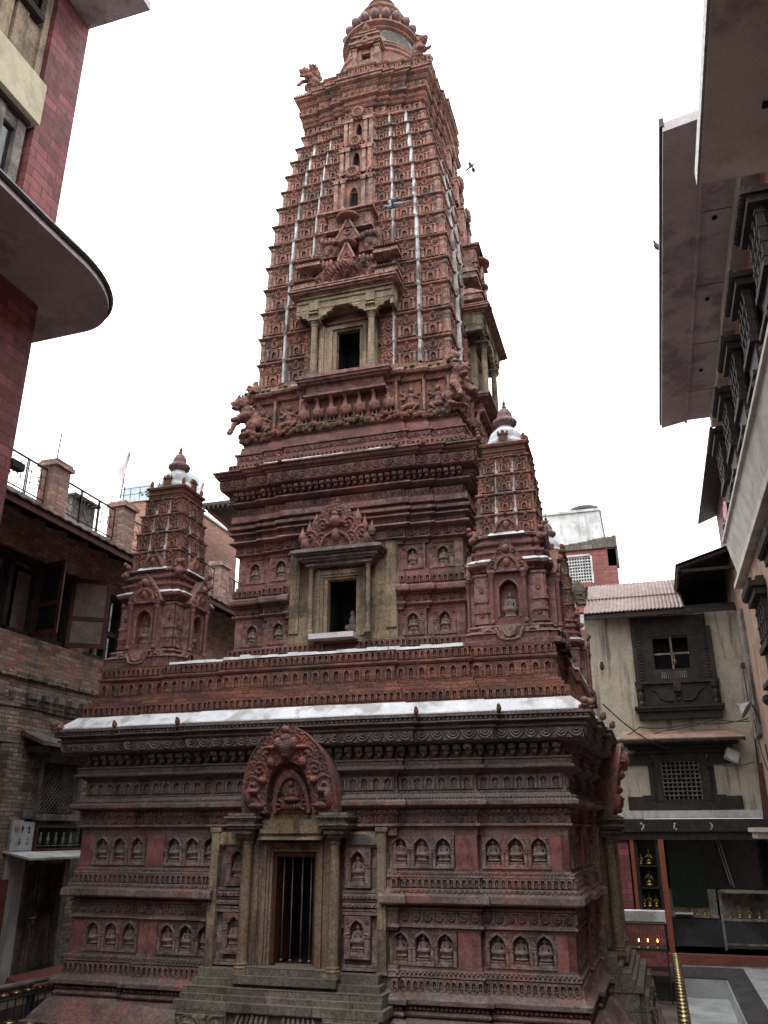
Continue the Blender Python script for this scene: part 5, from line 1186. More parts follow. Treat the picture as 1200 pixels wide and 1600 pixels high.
m = MB(); m.add([(0, 1.32, 2.76), (0, 3.12, 2.76), (.5, 3.12, 2.66), (.5, 1.32, 2.66), (0, 1.32, 2.73), (0, 3.12, 2.73), (.5, 3.12, 2.63), (.5, 1.32, 2.63)], BOXF and [(0, 1, 2, 3), (7, 6, 5, 4), (3, 2, 6, 7), (0, 3, 7, 4), (1, 5, 6, 2)]); m.build('door_awning', PLASTW, Bh)
m = MB(); m.box(.0, .55, 1.72, 3.1, .5, .92); m.taper(0, .5, 1.7, 3.1, .92, 0, .05, 1.75, 3.05, 1.02); m.build('red_door_step', REDST, Bh)
# tin eave on rafters, with boards and fascia
m = MB(); n = 150
V = []
for i in range(n+1):
    y = 2+i*.125-10; 
    for k, (x, z) in enumerate(((-1.2, 8.45), (.93, 7.70))): V.append((x, y, z+(.022 if i % 2 else -.0)))
    for k, (x, z) in enumerate(((-1.2, 8.44), (.93, 7.69))): V.append((x, y, z+(.022 if i % 2 else -.0)-.012))
m.add(V, [f for i in range(n) for f in ((i*4, i*4+1, i*4+5, i*4+4), (i*4+2, i*4+6, i*4+7, i*4+3), (i*4+1, i*4+3, i*4+7, i*4+5))]); m.build('tin_roof', SHEET, Bh)
m = MB()
for i in range(31): y = -8+i*.61; m.add([(-.3, y, 8.02), (-.3, y+.07, 8.02), (.86, y+.07, 7.62), (.86, y, 7.62), (-.3, y, 8.12), (-.3, y+.07, 8.12), (.86, y+.07, 7.71), (.86, y, 7.71)], [(0, 3, 2, 1), (4, 5, 6, 7), (0, 1, 5, 4), (1, 2, 6, 5), (2, 3, 7, 6), (3, 0, 4, 7)])
m.build('rafters', WOOD, Bh)
m = MB(); m.box(.84, .89, -8, 10.4, 7.58, 7.70); m.build('eave_fascia', WOODR, Bh)
m = MB(); m.add([(-.1, -8, 8.01), (-.1, 10.4, 8.01), (.85, 10.4, 7.70), (.85, -8, 7.70)], [(0, 1, 2, 3)]); m.build('soffit_boards', WOOD, Bh)
bb(-12, -9.75, 2, 20.5, 8.0, 8.42, 'terrace_slab', CONC)
for y in (11.28, 13.36, 17.45, 8.9, 20.2):
    p = link('chimney_pillar', None, Bh, (-.05, y-10, 0)); B(-.16, .16, -.20, .20, 8.1, 9.02, 'shaft', BR_SMO, p); m = MB(); m.box(-.21, .21, -.25, .25, 9.02, 9.09); m.box(-.18, .18, -.22, .22, 9.09, 9.14); m.build('cap', BR_SMO, p)
m = MB(); m.tube([(-.05, 1.25, 9.15), (-.04, 1.27, 9.75)], .012, 5); m.tube([(-.05, 3.3, 9.15), (-.02, 3.28, 9.5)], .01, 5); m.build('reinforcing_rod', IRON, Bh)
def railing(y0, y1, par, x=-.05, zb=8.30, zt=8.93):
    m = MB(); 
    for z in (zb+.05, zt): m.tube([(x, y0, z), (x, y1, z)], .020 if z == zt else .013, 5)
    k = max(1, int((y1-y0)/.46)); st_ = (y1-y0)/k
    for i in range(k):
        a = y0+i*st_; c = a+st_/2; zc = (zb+zt)/2+.03
        for q in (a, a+.04, a+st_-.0): m.tube([(x, q, zb), (x, q, zt)], .012, 4)
        hx = [(c+dx*st_*.26, zc+dz*.23) for dx, dz in ((-1, -.5), (-.5, -1), (.5, -1), (1, -.5), (1, .5), (.5, 1), (-.5, 1), (-1, .5), (-1, -.5))]; m.tube([(x, p, z) for p, z in hx], .009, 4)
        m.tube([(x, c+.07*cos(t), zc+.10*sin(t)) for t in np.linspace(0, 2*pi, 11)], .009, 4)
        for dx, dz in ((-1, -.5), (1, .5), (-1, .5), (1, -.5)): m.tube([(x, c+dx*st_*.26, zc+dz*.23), (x, c+dx*st_*.48, zc+dz*.23)], .008, 4); m.tube([(x, c+dx*.06, zc+dz*.12), (x, c+dx*st_*.26, zc+dz*.23)], .008, 4)
        m.tube([(x, c, zb), (x, c, zc-.23)], .005, 4); m.tube([(x, c, zc+.23), (x, c, zt)], .005, 4)
    m.build('terrace_railing', IRON, par)
for a, b in ((-8, -1.3), (-.9, 1.06), (1.5, 3.1), (3.6, 7.2), (7.7, 9.9)): railing(a, b, Bh)
m = MB(); m.box(-.9, -.4, 2.25, 2.95, 8.42, 8.95); m.box(-1, -.3, 2.2, 3.0, 8.95, 8.99); m.build('terrace_cupboard', WOODG, Bh)

# signboard over the door
sg = thing('signboard', 'white signboard painted with orange and black Newari letters, fixed above the old door', 'sign', (-9.44, 11.60, 2.97))
B(-.01, .02, -.24, .26, -.21, .20, 'board', SIGNW, sg)
def glyph(pts, r, mt, cy, cz, s=1.):
    m = MB()
    for st_ in pts: m.tube([(.024, cy+p[0]*s, cz+p[1]*s) for p in st_], r, 5)
    m.build('letter', mt, sg)
arc = lambda cx, cz, r, a0, a1, n=9: [(cx+r*cos(radians(a0+(a1-a0)*i/n)), cz+r*sin(radians(a0+(a1-a0)*i/n))) for i in range(n+1)]
glyph([arc(0, 0, .035, 130, 400), arc(-.008, .005, .016, 100, 330), [(.03, .03), (.036, -.02)]], .008, SGO, -.155, .10)
glyph([[(0, .045), (0, -.045)], arc(0, .005, .022, 0, 360), [(-.02, .03), (.02, .03)]], .0055, SGK, -.01, .10)
glyph([[(0, .06), (0, -.05)], [(-.035, .015), (.035, .015)], arc(.0, -.028, .02, 180, 360), arc(-.02, .02, .015, 0, 180)], .0055, SGK, .14, .09)
glyph([[(.02, .045), (-.005, .04), (.0, .01), (.02, .0), (-.015, -.045)], [(-.02, -.01), (.02, -.005)]], .0075, SGK, -.05, -.09)
glyph([[(.0, .06), (.0, .02)], [(-.028, .02), (.028, .02)], arc(0, -.015, .022, 180, 360), [(-.03, -.05), (.03, -.05)]], .006, SGO, .13, -.07)
gp = thing('notice_case', 'wood framed glass notice case with small figures beside the white signboard', 'display case', (-9.44, 12.50, 2.94))
m = MB(); m.box(0, .05, -.62, .62, .15, .19); m.box(0, .05, -.62, .62, -.20, -.16); m.box(0, .05, -.62, -.58, -.16, .15); m.box(0, .05, .58, .62, -.16, .15); m.build('frame', WOODR, gp)
B(.002, .02, -.58, .58, -.16, .15, 'glass', GLASSG, gp)
m = MB()
for i in range(6): m.ball((.02, -.47+i*.19, -.03), (.012, .04, .07), 8, 6); m.ball((.022, -.47+i*.19, .06), (.012, .022, .026), 8, 6); m.box(.018, .026, -.55+i*.19, -.40+i*.19, -.125, -.11)
m.build('painted_figures', WOODG, gp)

# ================================================================== RIGHT BACK: plaster house
Hh = thing('plaster_house', 'stained cream plaster house with dark carved windows and rusty tin roof', 'house', (.5, 21, 0))
OH = (.5, 21)
def hb(x0, x1, y0, y1, z0, z1, nm, mt, par=None): return lb(x0, x1, y0, y1, z0, z1, nm, mt, par or Hh, OH)
m = MB()
def wally(m, Y0, Y1, X0, X1, Z0, Z1, holes, off):
    xs = sorted({X0, X1, *[v for h in holes for v in h[:2]]}); zs = sorted({Z0, Z1, *[v for h in holes for v in h[2:]]})
    for a, b in zip(xs[:-1], xs[1:]):
        z0 = None
        for c, d in zip(zs[:-1], zs[1:]):
            hole = any(h[0] <= a and b <= h[1] and h[2] <= c and d <= h[3] for h in holes)
            if not hole and z0 is None: z0 = c
            if hole and z0 is not None: m.box(a-off[0], b-off[0], Y0-off[1], Y1-off[1], z0, c); z0 = None
        if z0 is not None: m.box(a-off[0], b-off[0], Y0-off[1], Y1-off[1], z0, Z1)
wally(m, 21, 21.4, -1.25, 2.3, 3.46, 8.1, [(.30, 1.12, 6.6, 7.45), (.17, 1.03, 3.7, 4.55)], OH)
m.build('plaster_wall', PLAST, Hh)
hb(-1.25, -1.05, 21.4, 25, 0, 8.1, 'side_wall', PLASTP); hb(-1.25, 2.3, 21.41, 24.9, 3.4, 8.0, 'room_interior', DARK)
hb(-1.22, 2.3, 20.93, 21.02, 3.30, 3.47, 'white_band', PLASTW)
m = MB(); m.box(-1.72, 1.8, -.12, .02, 3.03, 3.295); m.box(-1.72, 1.8, -.06, .2, 2.86, 3.03); m.build('shop_beam', WOOD, Hh)
for x in (-.36, .33, 1.10):   # flaked paint on the beam
    m = MB(); rr = random.Random(int(x*100)+50)
    for k in range(5): c = (x-.5+rr.uniform(-.03, .03), -.123, 3.20-.03*k); m.ball(c, (rr.uniform(.012, .028), .004, rr.uniform(.014, .03)), 7, 5)
    m.build('paint_flake', PLASTW, Hh)
# upper carved window
uw = link('carved_window', None, Hh, (.72-.5, 0, 0)); m = MB()
m.box(-.89, -.80, -.10, .02, 5.95, 7.9); m.box(.84, .93, -.10, .02, 5.95, 7.6)
for a, b, y in ((-.80, -.66, .08), (-.66, -.54, .05), (.56, .70, .05), (.70, .84, .08)): m.box(a, b, -y, .05, 6.33, 7.9)
m.box(-.54, .56, -.06, .03, 7.42, 7.9); m.box(-.54, -.41, -.045, .05, 6.62, 7.42); m.box(.39, .56, -.045, .05, 6.62, 7.42); m.box(-.54, .56, -.09, .03, 6.33, 6.62); m.box(-.92, .96, -.22, .02, 6.27, 6.34); m.box(-.90, .94, -.16, .02, 5.78, 6.27); m.box(-.98, 1.0, -.28, .02, 5.70, 5.76); m.box(-.95, .97, -.25, .02, 5.64, 5.70); m.box(-.90, .92, -.19, .02, 5.46, 5.64)
for x in (-.80, .84): m.lathe((x, -.24, 5.76), [(.05, 0), (.07, .06), (.045, .12), (.075, .2), (.075, .28), (.04, .34), (.08, .4), (.09, .51)], 9)
m.box(-.06, .10, -.26, -.15, 6.08, 6.36); torus(m, .02, -.17, 5.95, .06, .025, 14, 5)
for s in (-1, 1): m.tube([(s*.10+.02, -.18, 5.88), (s*.28+.02, -.18, 5.87), (s*.38+.02, -.18, 5.94), (s*.45+.02, -.18, 6.08), (s*.60+.02, -.18, 6.16)], [.012, .022, .024, .02, .01], 6)
for x in np.arange(-.74, .8, .09): m.box(x, x+.05, -.17, -.15, 6.20, 6.25)
for zz in np.arange(6.4, 7.8, .075):
    for x in (-.73, .77): m.ball((x, -.085, zz), (.05, .02, .03), 6, 4)
m.build('carved_frame', WOOD, uw)
m = MB(); m.box(-.02, .02, .0, .04, 6.6, 7.45); m.box(-.42, .4, .0, .04, 6.98, 7.02)
for x in np.arange(-.28, .3, .045): m.box(x-.008, x+.008, -.105, -.088, 6.40, 6.56)
m.build('shutter_bars', WOODG, uw)
m = MB(); m.ball((.05, -.02, 6.80), (.05, .05, .08), 8, 6); m.tube([(.05, -.02, 6.85), (.05, -.02, 7.05)], .01, 5); m.build('hanging_lamp', BRASSD, uw)
# lower lattice window with side wings and a narrow roof
lw = link('lattice_window', None, Hh, (.6-.5, 0, 4.1)); m = MB()
for s in (-1, 1):
    m.box(s*.50-.07, s*.50+.07, -.09, .02, -.42, .62); m.box(s*.66-.05, s*.66+.05, -.06, .02, -.45, .62)
    for k in range(15): m.ball((s*.60, -.09, -.38+k*.062), (.035, .03, .024), 6, 4)
    m.box(min(s*.70, s*1.18), max(s*.70, s*1.18), -.045, .02, .36, .62); m.box(min(s*.70, s*1.22), max(s*.70, s*1.22), -.05, .02, -.60, -.33)
    m.box(s*.80-.1, s*.80+.1, -.04, .02, -.335, -.30)
m.box(-.72, .72, -.07, .02, -.59, -.42); m.box(-.45, .45, -.05, .02, .44, .62); m.box(-.45, .45, -.05, .02, -.43, -.39); m.build('carved_frame', WOOD, lw)
m = MB()
for i in range(9): m.box(-.41+i*.1-.012, -.41+i*.1+.012, .0, .02, -.42, .44)
for i in range(10): m.box(-.43, .43, .004, .024, -.40+i*.092-.012, -.40+i*.092+.012)
for i in range(9):
    for j in range(10): m.ball((-.41+i*.1, -.002, -.40+j*.092), .026, 6, 4)
m.build('lattice', WOODG, lw)
m = MB(); rr = random.Random(5)
m.add([(-1.35, -.50, .92), (1.42, -.50, .90), (1.25, .02, 1.12), (-1.18, .02, 1.14), (-1.35, -.50, .88), (1.42, -.50, .86), (1.25, .02, .98), (-1.18, .02, .98)], [(0, 1, 2, 3), (7, 6, 5, 4), (0, 4, 5, 1), (1, 5, 6, 2), (3, 7, 4, 0)]); m.build('narrow_roof', PLASTP, lw)
m = MB()
for i in range(60): x = -1.33+i*.046; m.box(x, x+.04, -.51-.02*rr.random(), -.42, .80+.03*rr.random(), .885)
m.box(-1.2, 1.28, -.42, .02, .78, .86); m.box(-1.1, 1.15, -.28, .02, .70, .78)
for i in range(46): x = -1.05+i*.047; m.box(x, x+.026, -.30, -.27, .715, .775)
m.box(-.95, .98, -.15, .02, .61, .70); m.build('carved_cornice', WOOD, lw)
# roof: rusty corrugated sheets
def corr(x0, x1, y0, z0, y1, z1, n, mt, nm, par, thick=.02, amp=.028):
    m = MB(); V = []
    for i in range(n+1):
        x = x0+(x1-x0)*i/n; a = amp*(1 if i % 2 else -1)*.5
        V += [(x, y0, z0+a), (x, y1, z1+a), (x, y0, z0+a-thick), (x, y1, z1+a-thick)]
    m.add(V, [f for i in range(n) for f in ((i*4, i*4+4, i*4+5, i*4+1), (i*4+2, i*4+3, i*4+7, i*4+6), (i*4, i*4+2, i*4+6, i*4+4))]); return m.build(nm, mt, par)
corr(-1.72, .62, -.45, 8.02, .75, 8.66, 52, RUST, 'roof_sheet', Hh); corr(-1.68, .62, .65, 8.64, 2.0, 9.36, 52, RUST, 'roof_sheet', Hh)
corr(-1.95, -1.68, -.2, 8.12, .5, 8.5, 8, REDST, 'patched_roof_sheet', Hh); corr(-1.9, .6, 2.0, 9.36, 4.2, 8.2, 40, RUST, 'roof_sheet', Hh)
m = MB(); m.box(-1.7, 1.8, -.42, -.36, 7.86, 7.97); m.box(-1.7, 1.8, -.1, 0, 8.0, 8.12); m.build('eave_batten', WOOD, Hh)
m = MB(); m.box(-.03, .03, -.15, 0, 0, .12); m.ball((0, -.16, .0), (.05, .05, .09), 8, 6); m.build('wall_spotlight', WOOD, Hh, loc=(-1.42, 0, 6.75))
m = MB(); m.box(-.15, .15, -.02, .04, -.13, .13); m.box(-.12, .12, .04, .12, -.1, .1)
o = m.build('floodlight', PLASTW, Hh, loc=(1.22, -.22, 4.62)); o.rotation_euler = (radians(-20), radians(28), radians(20))
# shop below
sh = link('shop_front', None, Hh, (0, 0, 0))
hb(-1.25, 2.3, 24.4, 24.5, .4, 3.1, 'shop_back_wall', DARK); hb(2.2, 2.3, 21, 24.4, .4, 3.1, 'shop_side_wall', DARK); hb(-1.2, 2.3, 21.2, 24.4, 3.02, 3.1, 'shop_ceiling', DARK)
hb(-1.25, -.72, 21.0, 21.3, .5, 2.9, 'brick_pier', BR_NEW)
m = MB(); m.box(-1.14-.04, -1.14+.04, -.05, .05, .7, 2.86); m.build('orange_post', ORNG, Hh)
m = MB(); m.box(-.575, -.455, -.08, .04, .50, 2.87); m.build('orange_post', ORNG, Hh)
m = MB(); m.box(-1.10, -1.03, -.0, .05, 1.2, 2.85); m.box(-.64, -.58, 0, .05, 1.2, 2.85)
m.box(-1.06, -.6, .0, .30, 2.30, 2.325); m.box(-1.06, -.6, 0, .30, 1.86, 1.885); m.box(-1.06, -.6, 0, .30, 1.44, 1.465); m.box(-1.06, -.6, .29, .31, 1.2, 2.85); m.build('display_shelf', WOOD, sh)
hb(-.58+.02, -.10, 21.28, 21.29, 2.33, 2.85, 'green_glass', GLASSG)
hb(.1, .85, 21.30, 21.32, 1.5, 2.86, 'green_glass', GLASSG); hb(.85, 2.2, 21.55, 21.57, .8, 2.86, 'dark_glass', GLASS)
m = MB(); m.box(.0+.55, .0+.60, -.05, .0, .7, 1.85)
for z in (1.80, 1.26, .80): m.box(.60, 1.75, -.10, .3, z, z+.035)
m.box(.60, 1.75, .3, .32, .7, 1.85); m.box(.42-.95, .42+.1, -.0, .4, 1.30, 1.33); m.box(-.5, .52, .35, .37, .7, 1.85); m.build('counter_frame', WOODG, sh)
hb(-.1, 1.1, 21.02, 21.03, .75, 1.28, 'dark_glass', GLASS); hb(1.1, 2.25, 20.92, 20.93, .74, 1.25, 'dark_glass', GLASS)
m = MB(); m.tube([(.72, .12, 2.85), (.90, .1, 1.9)], .012, 6); m.tube([(.66, .12, 2.85), (.84, .1, 1.95)], .010, 6); m.build('leaning_pole', STEEL, sh)
hb(-1.4, 2.3, 20.72, 20.95, .44, .62, 'red_tile_plinth', REDST)
hb(-1.3, 2.3, 20.95, 24.4, .3, .60, 'shop_floor', SLATE)
statue = figure_mesh('brass_statue', [('e', (0, 0, .02), (.055, .045, .02)), ('e', (0, 0, .055), (.045, .035, .022)), ('e', (0, 0, .11), (.024, .02, .045)), ('e', (0, -.005, .165), (.016, .016, .02)), ('e', (0, 0, .195), (.008, .008, .016)), ('l', [(-.025, 0, .13), (-.045, -.01, .09)], [.01, .008]), ('l', [(.025, 0, .13), (.04, -.02, .08)], [.01, .008])], .006, BRASSD)
sp = [(-1.02+.5, 1.47, .9), (-.90+.5, 1.47, 1.1), (-.76+.5, 1.47, .9), (-.86+.5, 1.89, 1.5), (-1.0+.5, 2.33, .9), (-.82+.5, 2.33, 1.3)]+[(.15+i*.085, 1.335, .55+.25*((i*5) % 3)/2) for i in range(9)]+[(1.25+i*.19, 1.30, .8+.3*((i*7) % 3)/2) for i in range(5)]+[(1.22+i*.21, .84, 1.0+.3*((i*3) % 3)/2) for i in range(5)]+[(.2+i*.2, .80, 1.3) for i in range(4)]
ORD = ['first', 'second', 'third', 'fourth', 'fifth', 'sixth', 'seventh', 'eighth', 'ninth', 'tenth']
rows = {}
for (x, z, s) in [((q[0]+.02) if q[0] < 0 else q[0], q[1], q[2]*(1.25 if q[0] < 0 else 1)) for q in sp]:
    X = x
    key = ('bottom', 'middle', 'top')[0 if z < 1.6 else (1 if z < 2.1 else 2)]+' shelf between the orange posts' if X < 0 else ('glass counter behind the rail' if z > 1.32 else ('upper cabinet shelf at the right' if z > 1 and x > 1.1 else ('lower cabinet shelf at the right' if x > 1.1 else 'floor of the glass counter')))
    rows.setdefault(key, []).append((X, z, s))
for key, l_ in rows.items():
    for k, (x, z, s) in enumerate(sorted(l_)):
        link('brass_statue', statue, None, (x, 21.12 if x < .9 else 21.0, z), scale=(s, s, s*random.uniform(.9, 1.25)), label=ORD[k]+' brass statue from the left on the '+key, cat='statue', group='brass statues in the shop')
hb(.13, .48, 20.85, 21.1, 1.375, 1.39, 'counter_tray', PLASTW)
# clutter and white trough in front of the shop
tr = thing('white_trough', 'long white plastered trough top standing behind the black lamp rack', 'trough', (-.58, 19.6, 0))
B(-.48, .50, -.1, .25, 1.30, 1.52, 'trough_top', WHITE, tr); B(-.45, .47, -.08, .22, .40, 1.30, 'brick_base', BR_RED, tr)
rk = thing('lamp_rack', 'black iron butter lamp rack with three burning flames beside the temple corner', 'rack', (-.55, 18.9, .0))
m = MB(); m.box(-.46, .46, -.16, .16, .88, .93); m.box(-.46, .46, -.16, .16, .55, .58)
for x in (-.44, .44):
    for y in (-.14, .14): m.tube([(x, y, 0), (x, y, 1.36)], .016, 5)
for y in (-.15, .15): m.tube([(-.46, y, 1.36), (.46, y, 1.36)], .016, 5)
m.build('rack_frame', IRON, rk)
for i in range(19): MB().tube([(-.44+i*.049, .15, .93), (-.44+i*.049, .15, 1.35)], .008, 4).build('rack_bar', IRON, rk)
for i, x in enumerate((-.07, .10, .28)):
    l = thing('butter_lamp', ('left', 'middle', 'right')[i]+' of three burning butter lamps on the black iron rack', 'lamp', (-.55+x, 18.86, .93), group='burning butter lamps')
    MB().lathe((0, 0, 0), [(.035, 0), (.012, .02), (.012, .05), (.04, .08), (.045, .10)], 12).build('bowl', BRASS, l)
    MB().lathe((0, 0, 0), [(.004, .10), (.011, .118), (.008, .136), (.002, .158)], 10).build('flame', FLAME, l, smooth=True)

# ================================================================== lamp rail round the temple
def rail_fence(name, label, p0, p1, n, zt=1.2, z0=0.):
    d = Vector(p1)-Vector(p0); T = thing(name, label, 'fence', (p0[0], p0[1], z0))
    L_ = d.length; dd = d.normalized(); nn = Vector((-dd.y, dd.x))
    m = MB(); H = zt-z0-.07
    q = lambda t, s, z: (dd.x*t+nn.x*s, dd.y*t+nn.y*s, z)
    for s in (-.05, .05): m.tube([q(0, s, H), q(L_, s, H)], .016, 6)
    m.tube([q(0, 0, H-.45), q(L_, 0, H-.45)], .012, 5); m.tube([q(0, 0, .12), q(L_, 0, .12)], .012, 5)
    k = max(1, int(L_/.85))
    for i in range(k+1): t = L_*i/k; m.tube([q(t, 0, 0), q(t, 0, H)], .024, 6)
    for i in range(int(L_/.14)): m.tube([q(i*.14+.07, 0, .12), q(i*.14+.07, 0, H-.02)], .007, 4)
    m.build('iron_rail', IRON, T)
    global BOWL
    if 'BOWL' not in globals(): BOWL = MB().lathe((0, 0, 0), [(.018, -.05), (.022, -.02), (.034, -.012), (.052, .0), (.060, .016), (.058, .026), (.050, .030), (.030, .034), (.012, .040), (.004, .046)], 16).mesh('brass_lamp_cup', BRASS, True)
    for i in range(n): t = L_*(i+.5)/n; link('brass_lamp_cup', BOWL, T, q(t, 0, H+.03))
    return T
rail_fence('lamp_rail', 'black iron rail topped with brass lamp cups, right of the temple', (.035, 8.42), (.035, 15.95), 31)
rail_fence('lamp_rail', 'black iron rail with brass lamp cups at the lower left along the temple side', (-7.78, 8.42), (-7.78, 16.5), 36)
rail_fence('lamp_rail', 'nearest iron rail with brass lamp cups, crossing in front of the temple', (-7.72, 8.38), (-.0, 8.38), 32)
hr = thing('handrail', 'thin pale handrail sloping beside the brass lamp cups at the lower left', 'handrail', (-8.3, 9.2, 0))
MB().tube([(0, 0, 1.18), (.55, .9, 1.26), (.58, 1.8, 1.24)], .03, 8).build('rail', STEEL, hr); MB().tube([(.55, .9, 0), (.55, .9, 1.24)], .03, 7).build('post', IRON, hr)

# ================================================================== RIGHT: long courtyard building, near slab
Rb = thing('courtyard_building', 'tall building along the right edge with carved dark windows, pale cornice and wide concrete eave', 'building', (2.25, 15, 0))
OR = (2.25, 15)
def rb(x0, x1, y0, y1, z0, z1, nm, mt, par=None): return lb(x0, x1, y0, y1, z0, z1, nm, mt, par or Rb, OR)
rb(2.25, 6, 9, 21.0, 0, 8.0, 'lower_wall', PLASTP); rb(2.25, 2.27, 0, 0.01, 0, .01, 'brick_patch', BR_OLD) if False else None
rb(2.6, 6, 4, 21.0, 8.0, 13.05, 'upper_wall', BR_NEW)
m = MB(); m.box(-.06, 1, -11, 3.9, 8.0, 8.28); m.taper(-.06, 1, -11, 3.9, 8.28, -.20, 1, -11, 3.9, 8.95); m.box(-.26, 1, -11, 3.9, 8.95, 9.03); m.box(-.16, 1, -11, 3.9, 7.9, 8.0); m.build('pale_cornice', PALE, Rb)
m = MB(); m.box(.08, .4, -11, 1.3, 12.72, 13.04); m.box(.12, .4, 1.6, 6.0, 12.76, 13.04); m.build('pale_beam', PALE, Rb)
m = MB(); m.prism([(-.5, 13.05), (4, 13.05), (4, 13.25), (-.5, 13.25)], -4.4, 6.0, 'y'); m.prism([(-1.08, 12.93), (-.48, 13.04), (-.48, 13.22), (-1.08, 13.10)], -4.4, 6.03, 'y'); m.box(-.50, -.44, -4.4, 6.01, 12.98, 13.06); m.build('roof_slab', CONC, Rb)
m = MB(); m.box(-1.12, -1.05, -4.42, 6.05, 13.02, 13.18); m.build('slab_edge', SHEET, Rb)
for y in (-2, .5, 3.4): m = MB(); m.ball((-.2, y, 13.04), (.05, .07, .02), 8, 4); m.build('ceiling_fitting', DARK, Rb)
# carved wooden bay windows with struts, one after the other
def bay(y, z0, z1, x=.35, w_=1.25):
    b = link('carved_bay_window', None, Rb, (x, y-15, 0)); m = MB()
    m.box(-.28, .1, -w_/2, w_/2, z0, z0+.12); m.box(-.34, .1, -w_/2-.08, w_/2+.08, z0+.12, z0+.2); m.box(-.22, .1, -w_/2, w_/2, z0+.2, z0+.75)
    m.box(-.30, .1, -w_/2-.05, w_/2+.05, z0+.75, z0+.85)
    for yy in np.linspace(-w_/2+.06, w_/2-.06, 4):
        m.box(-.26, -.14, yy-.05, yy+.05, z0+.85, z1-.35)
        for zz in np.arange(z0+.95, z1-.45, .26): m.box(-.275, -.13, yy-.06, yy+.06, zz, zz+.05)
    m.box(-.36, .1, -w_/2-.1, w_/2+.1, z1-.35, z1-.22); m.box(-.42, .1, -w_/2-.16, w_/2+.16, z1-.22, z1-.12); m.box(-.30, .1, -w_/2, w_/2, z1-.12, z1)
    for k in range(12): yy = -w_/2-.1+k*(w_+.2)/11; m.box(-.45, -.38, yy-.03, yy+.03, z1-.2, z1-.06)
    for s in (-1, 1):
        m.tube([(-.1, s*w_*.52, z0-.45), (-.22, s*w_*.52, z0-.2), (-.34, s*w_*.52, z0+.02)], [.04, .07, .05], 6); m.ball((-.30, s*w_*.52, z0-.05), (.09, .07, .1), 8, 6); m.ball((-.2, s*w_*.52, z0-.28), (.07, .06, .08), 8, 6)
    m.build('carved_frame', WOOD, b); B(-.12, -.1, -w_/2, w_/2, z0+.2, z1-.3, 'recess_shade_sheet', DARK, b)  # black panel gives the bay its painted dark inside
for y in (9.6, 11.7, 13.8, 15.9, 18.0, 20.0): bay(y, 9.9, 12.1, w_=.95)
for y in (10.4, 13.4, 16.2): bay(y, 5.3, 7.3, x=.16, w_=1.0)
rb(2.18, 2.26, 19.4, 20.3, 4.9, 7.6, 'grey_shutter_panel', WOODG); rb(2.2, 2.26, 20.3, 20.72, 5.7, 6.6, 'shutter', WOOD)
rb(2.1, 2.26, 19.9, 20.1, 6.4, 6.5, 'timber_peg', WOODR)
rb(2.14, 2.26, 20.2, 20.3, 3.2, 4.4, 'red_window_post', WOODR); m = MB(); m.box(-.5, .0, 3.8, 5.0, 3.02, 3.1); m.box(-.44, -.02, 3.9, 4.9, 2.9, 3.02); m.build('side_ledge', PALE, Rb)
rb(2.15, 2.26, 20.3, 20.45, .4, 3.0, 'grey_drainpipe', STEEL); rb(2.2, 2.26, 17.5, 18.8, 3.6, 4.4, 'barred_opening', WOOD)
# canopy in the corner over the plaster house
cn = thing('corner_canopy', 'dark tin canopy on timber rafters in the corner above the plaster house', 'canopy', (1.6, 20.4, 8.7))
m = MB(); V = []; n = 44
for i in range(n+1):
    y = -.62+i*.065; a = .012*(1 if i % 2 else -1)
    V += [(-.60, y, .14+a), (.98, y, .62+a), (-.60, y, .12+a), (.98, y, .60+a)]
m.add(V, [f for i in range(n) for f in ((i*4, i*4+4, i*4+5, i*4+1), (i*4+2, i*4+3, i*4+7, i*4+6), (i*4, i*4+2, i*4+6, i*4+4))]); m.build('tin_sheet', SHEET, cn)
m = MB()
for y in (-.58, -.0, .6, 1.2, 1.8): m.add([(-.54, y, .03), (-.54, y+.06, .03), (.9, y+.06, .47), (.9, y, .47), (-.54, y, .10), (-.54, y+.06, .10), (.9, y+.06, .55), (.9, y, .55)], [(0, 3, 2, 1), (4, 5, 6, 7), (0, 1, 5, 4), (1, 2, 6, 5), (2, 3, 7, 6), (3, 0, 4, 7)])
m.box(-.57, -.52, -.62, 2.2, -.02, .10); m.box(-.5, .7, -.55, -.48, -.05, .02); m.build('rafters', WOOD, cn)
m = MB(); m.add([(-.54, -.6, .10), (-.54, 2.2, .10), (.95, 2.2, .56), (.95, -.6, .56)], [(0, 1, 2, 3)]); m.build('boarding', WOOD, cn)
MB().prism([(-.46, -1.2), (1.2, -1.2), (1.2, .60), (.95, .56), (-.46, .11)], 1.9, 2.0).build('shade_backing', DARK, cn); B(.66, 1.3, -.5, 1.9, -1.2, .40, 'side_wall', PLASTP, cn)  # added backing, near-black to paint the shade under the canopy
for y in (12.8, 15.0, 17.2, 19.4): rb(1.78, 2.6, y-.006, y+.006, 13.042, 13.051, 'board_joint', SHEET)
# near slab, upper right
ns = thing('concrete_balcony', 'near brown stained concrete balcony slab at the top right corner', 'balcony', (1.2, 6, 9.8))
m = MB(); m.box(.0, 2.2, -9, 2.18, 0, .16); m.build('slab', CONCB, ns)
m = MB(); m.box(-.03, .03, -9, 2.2, .02, .2); m.box(0, 2.2, 2.15, 2.21, .02, .2); m.build('metal_edge', LAMPS, ns); B(.55, .61, 1.15, 1.22, -.03, .0, 'ceiling_hook', DARK, ns)
nb = thing('side_building', 'building at the right edge carrying the near concrete balcony slab', 'building', (3, 0, 0)); B(-.3, 3, -8, 8.2, 0, 9.8, 'wall', BR_NEW, nb); B(-.3, 3, -8, 8.2, 9.96, 13, 'upper_wall', BR_NEW, nb)
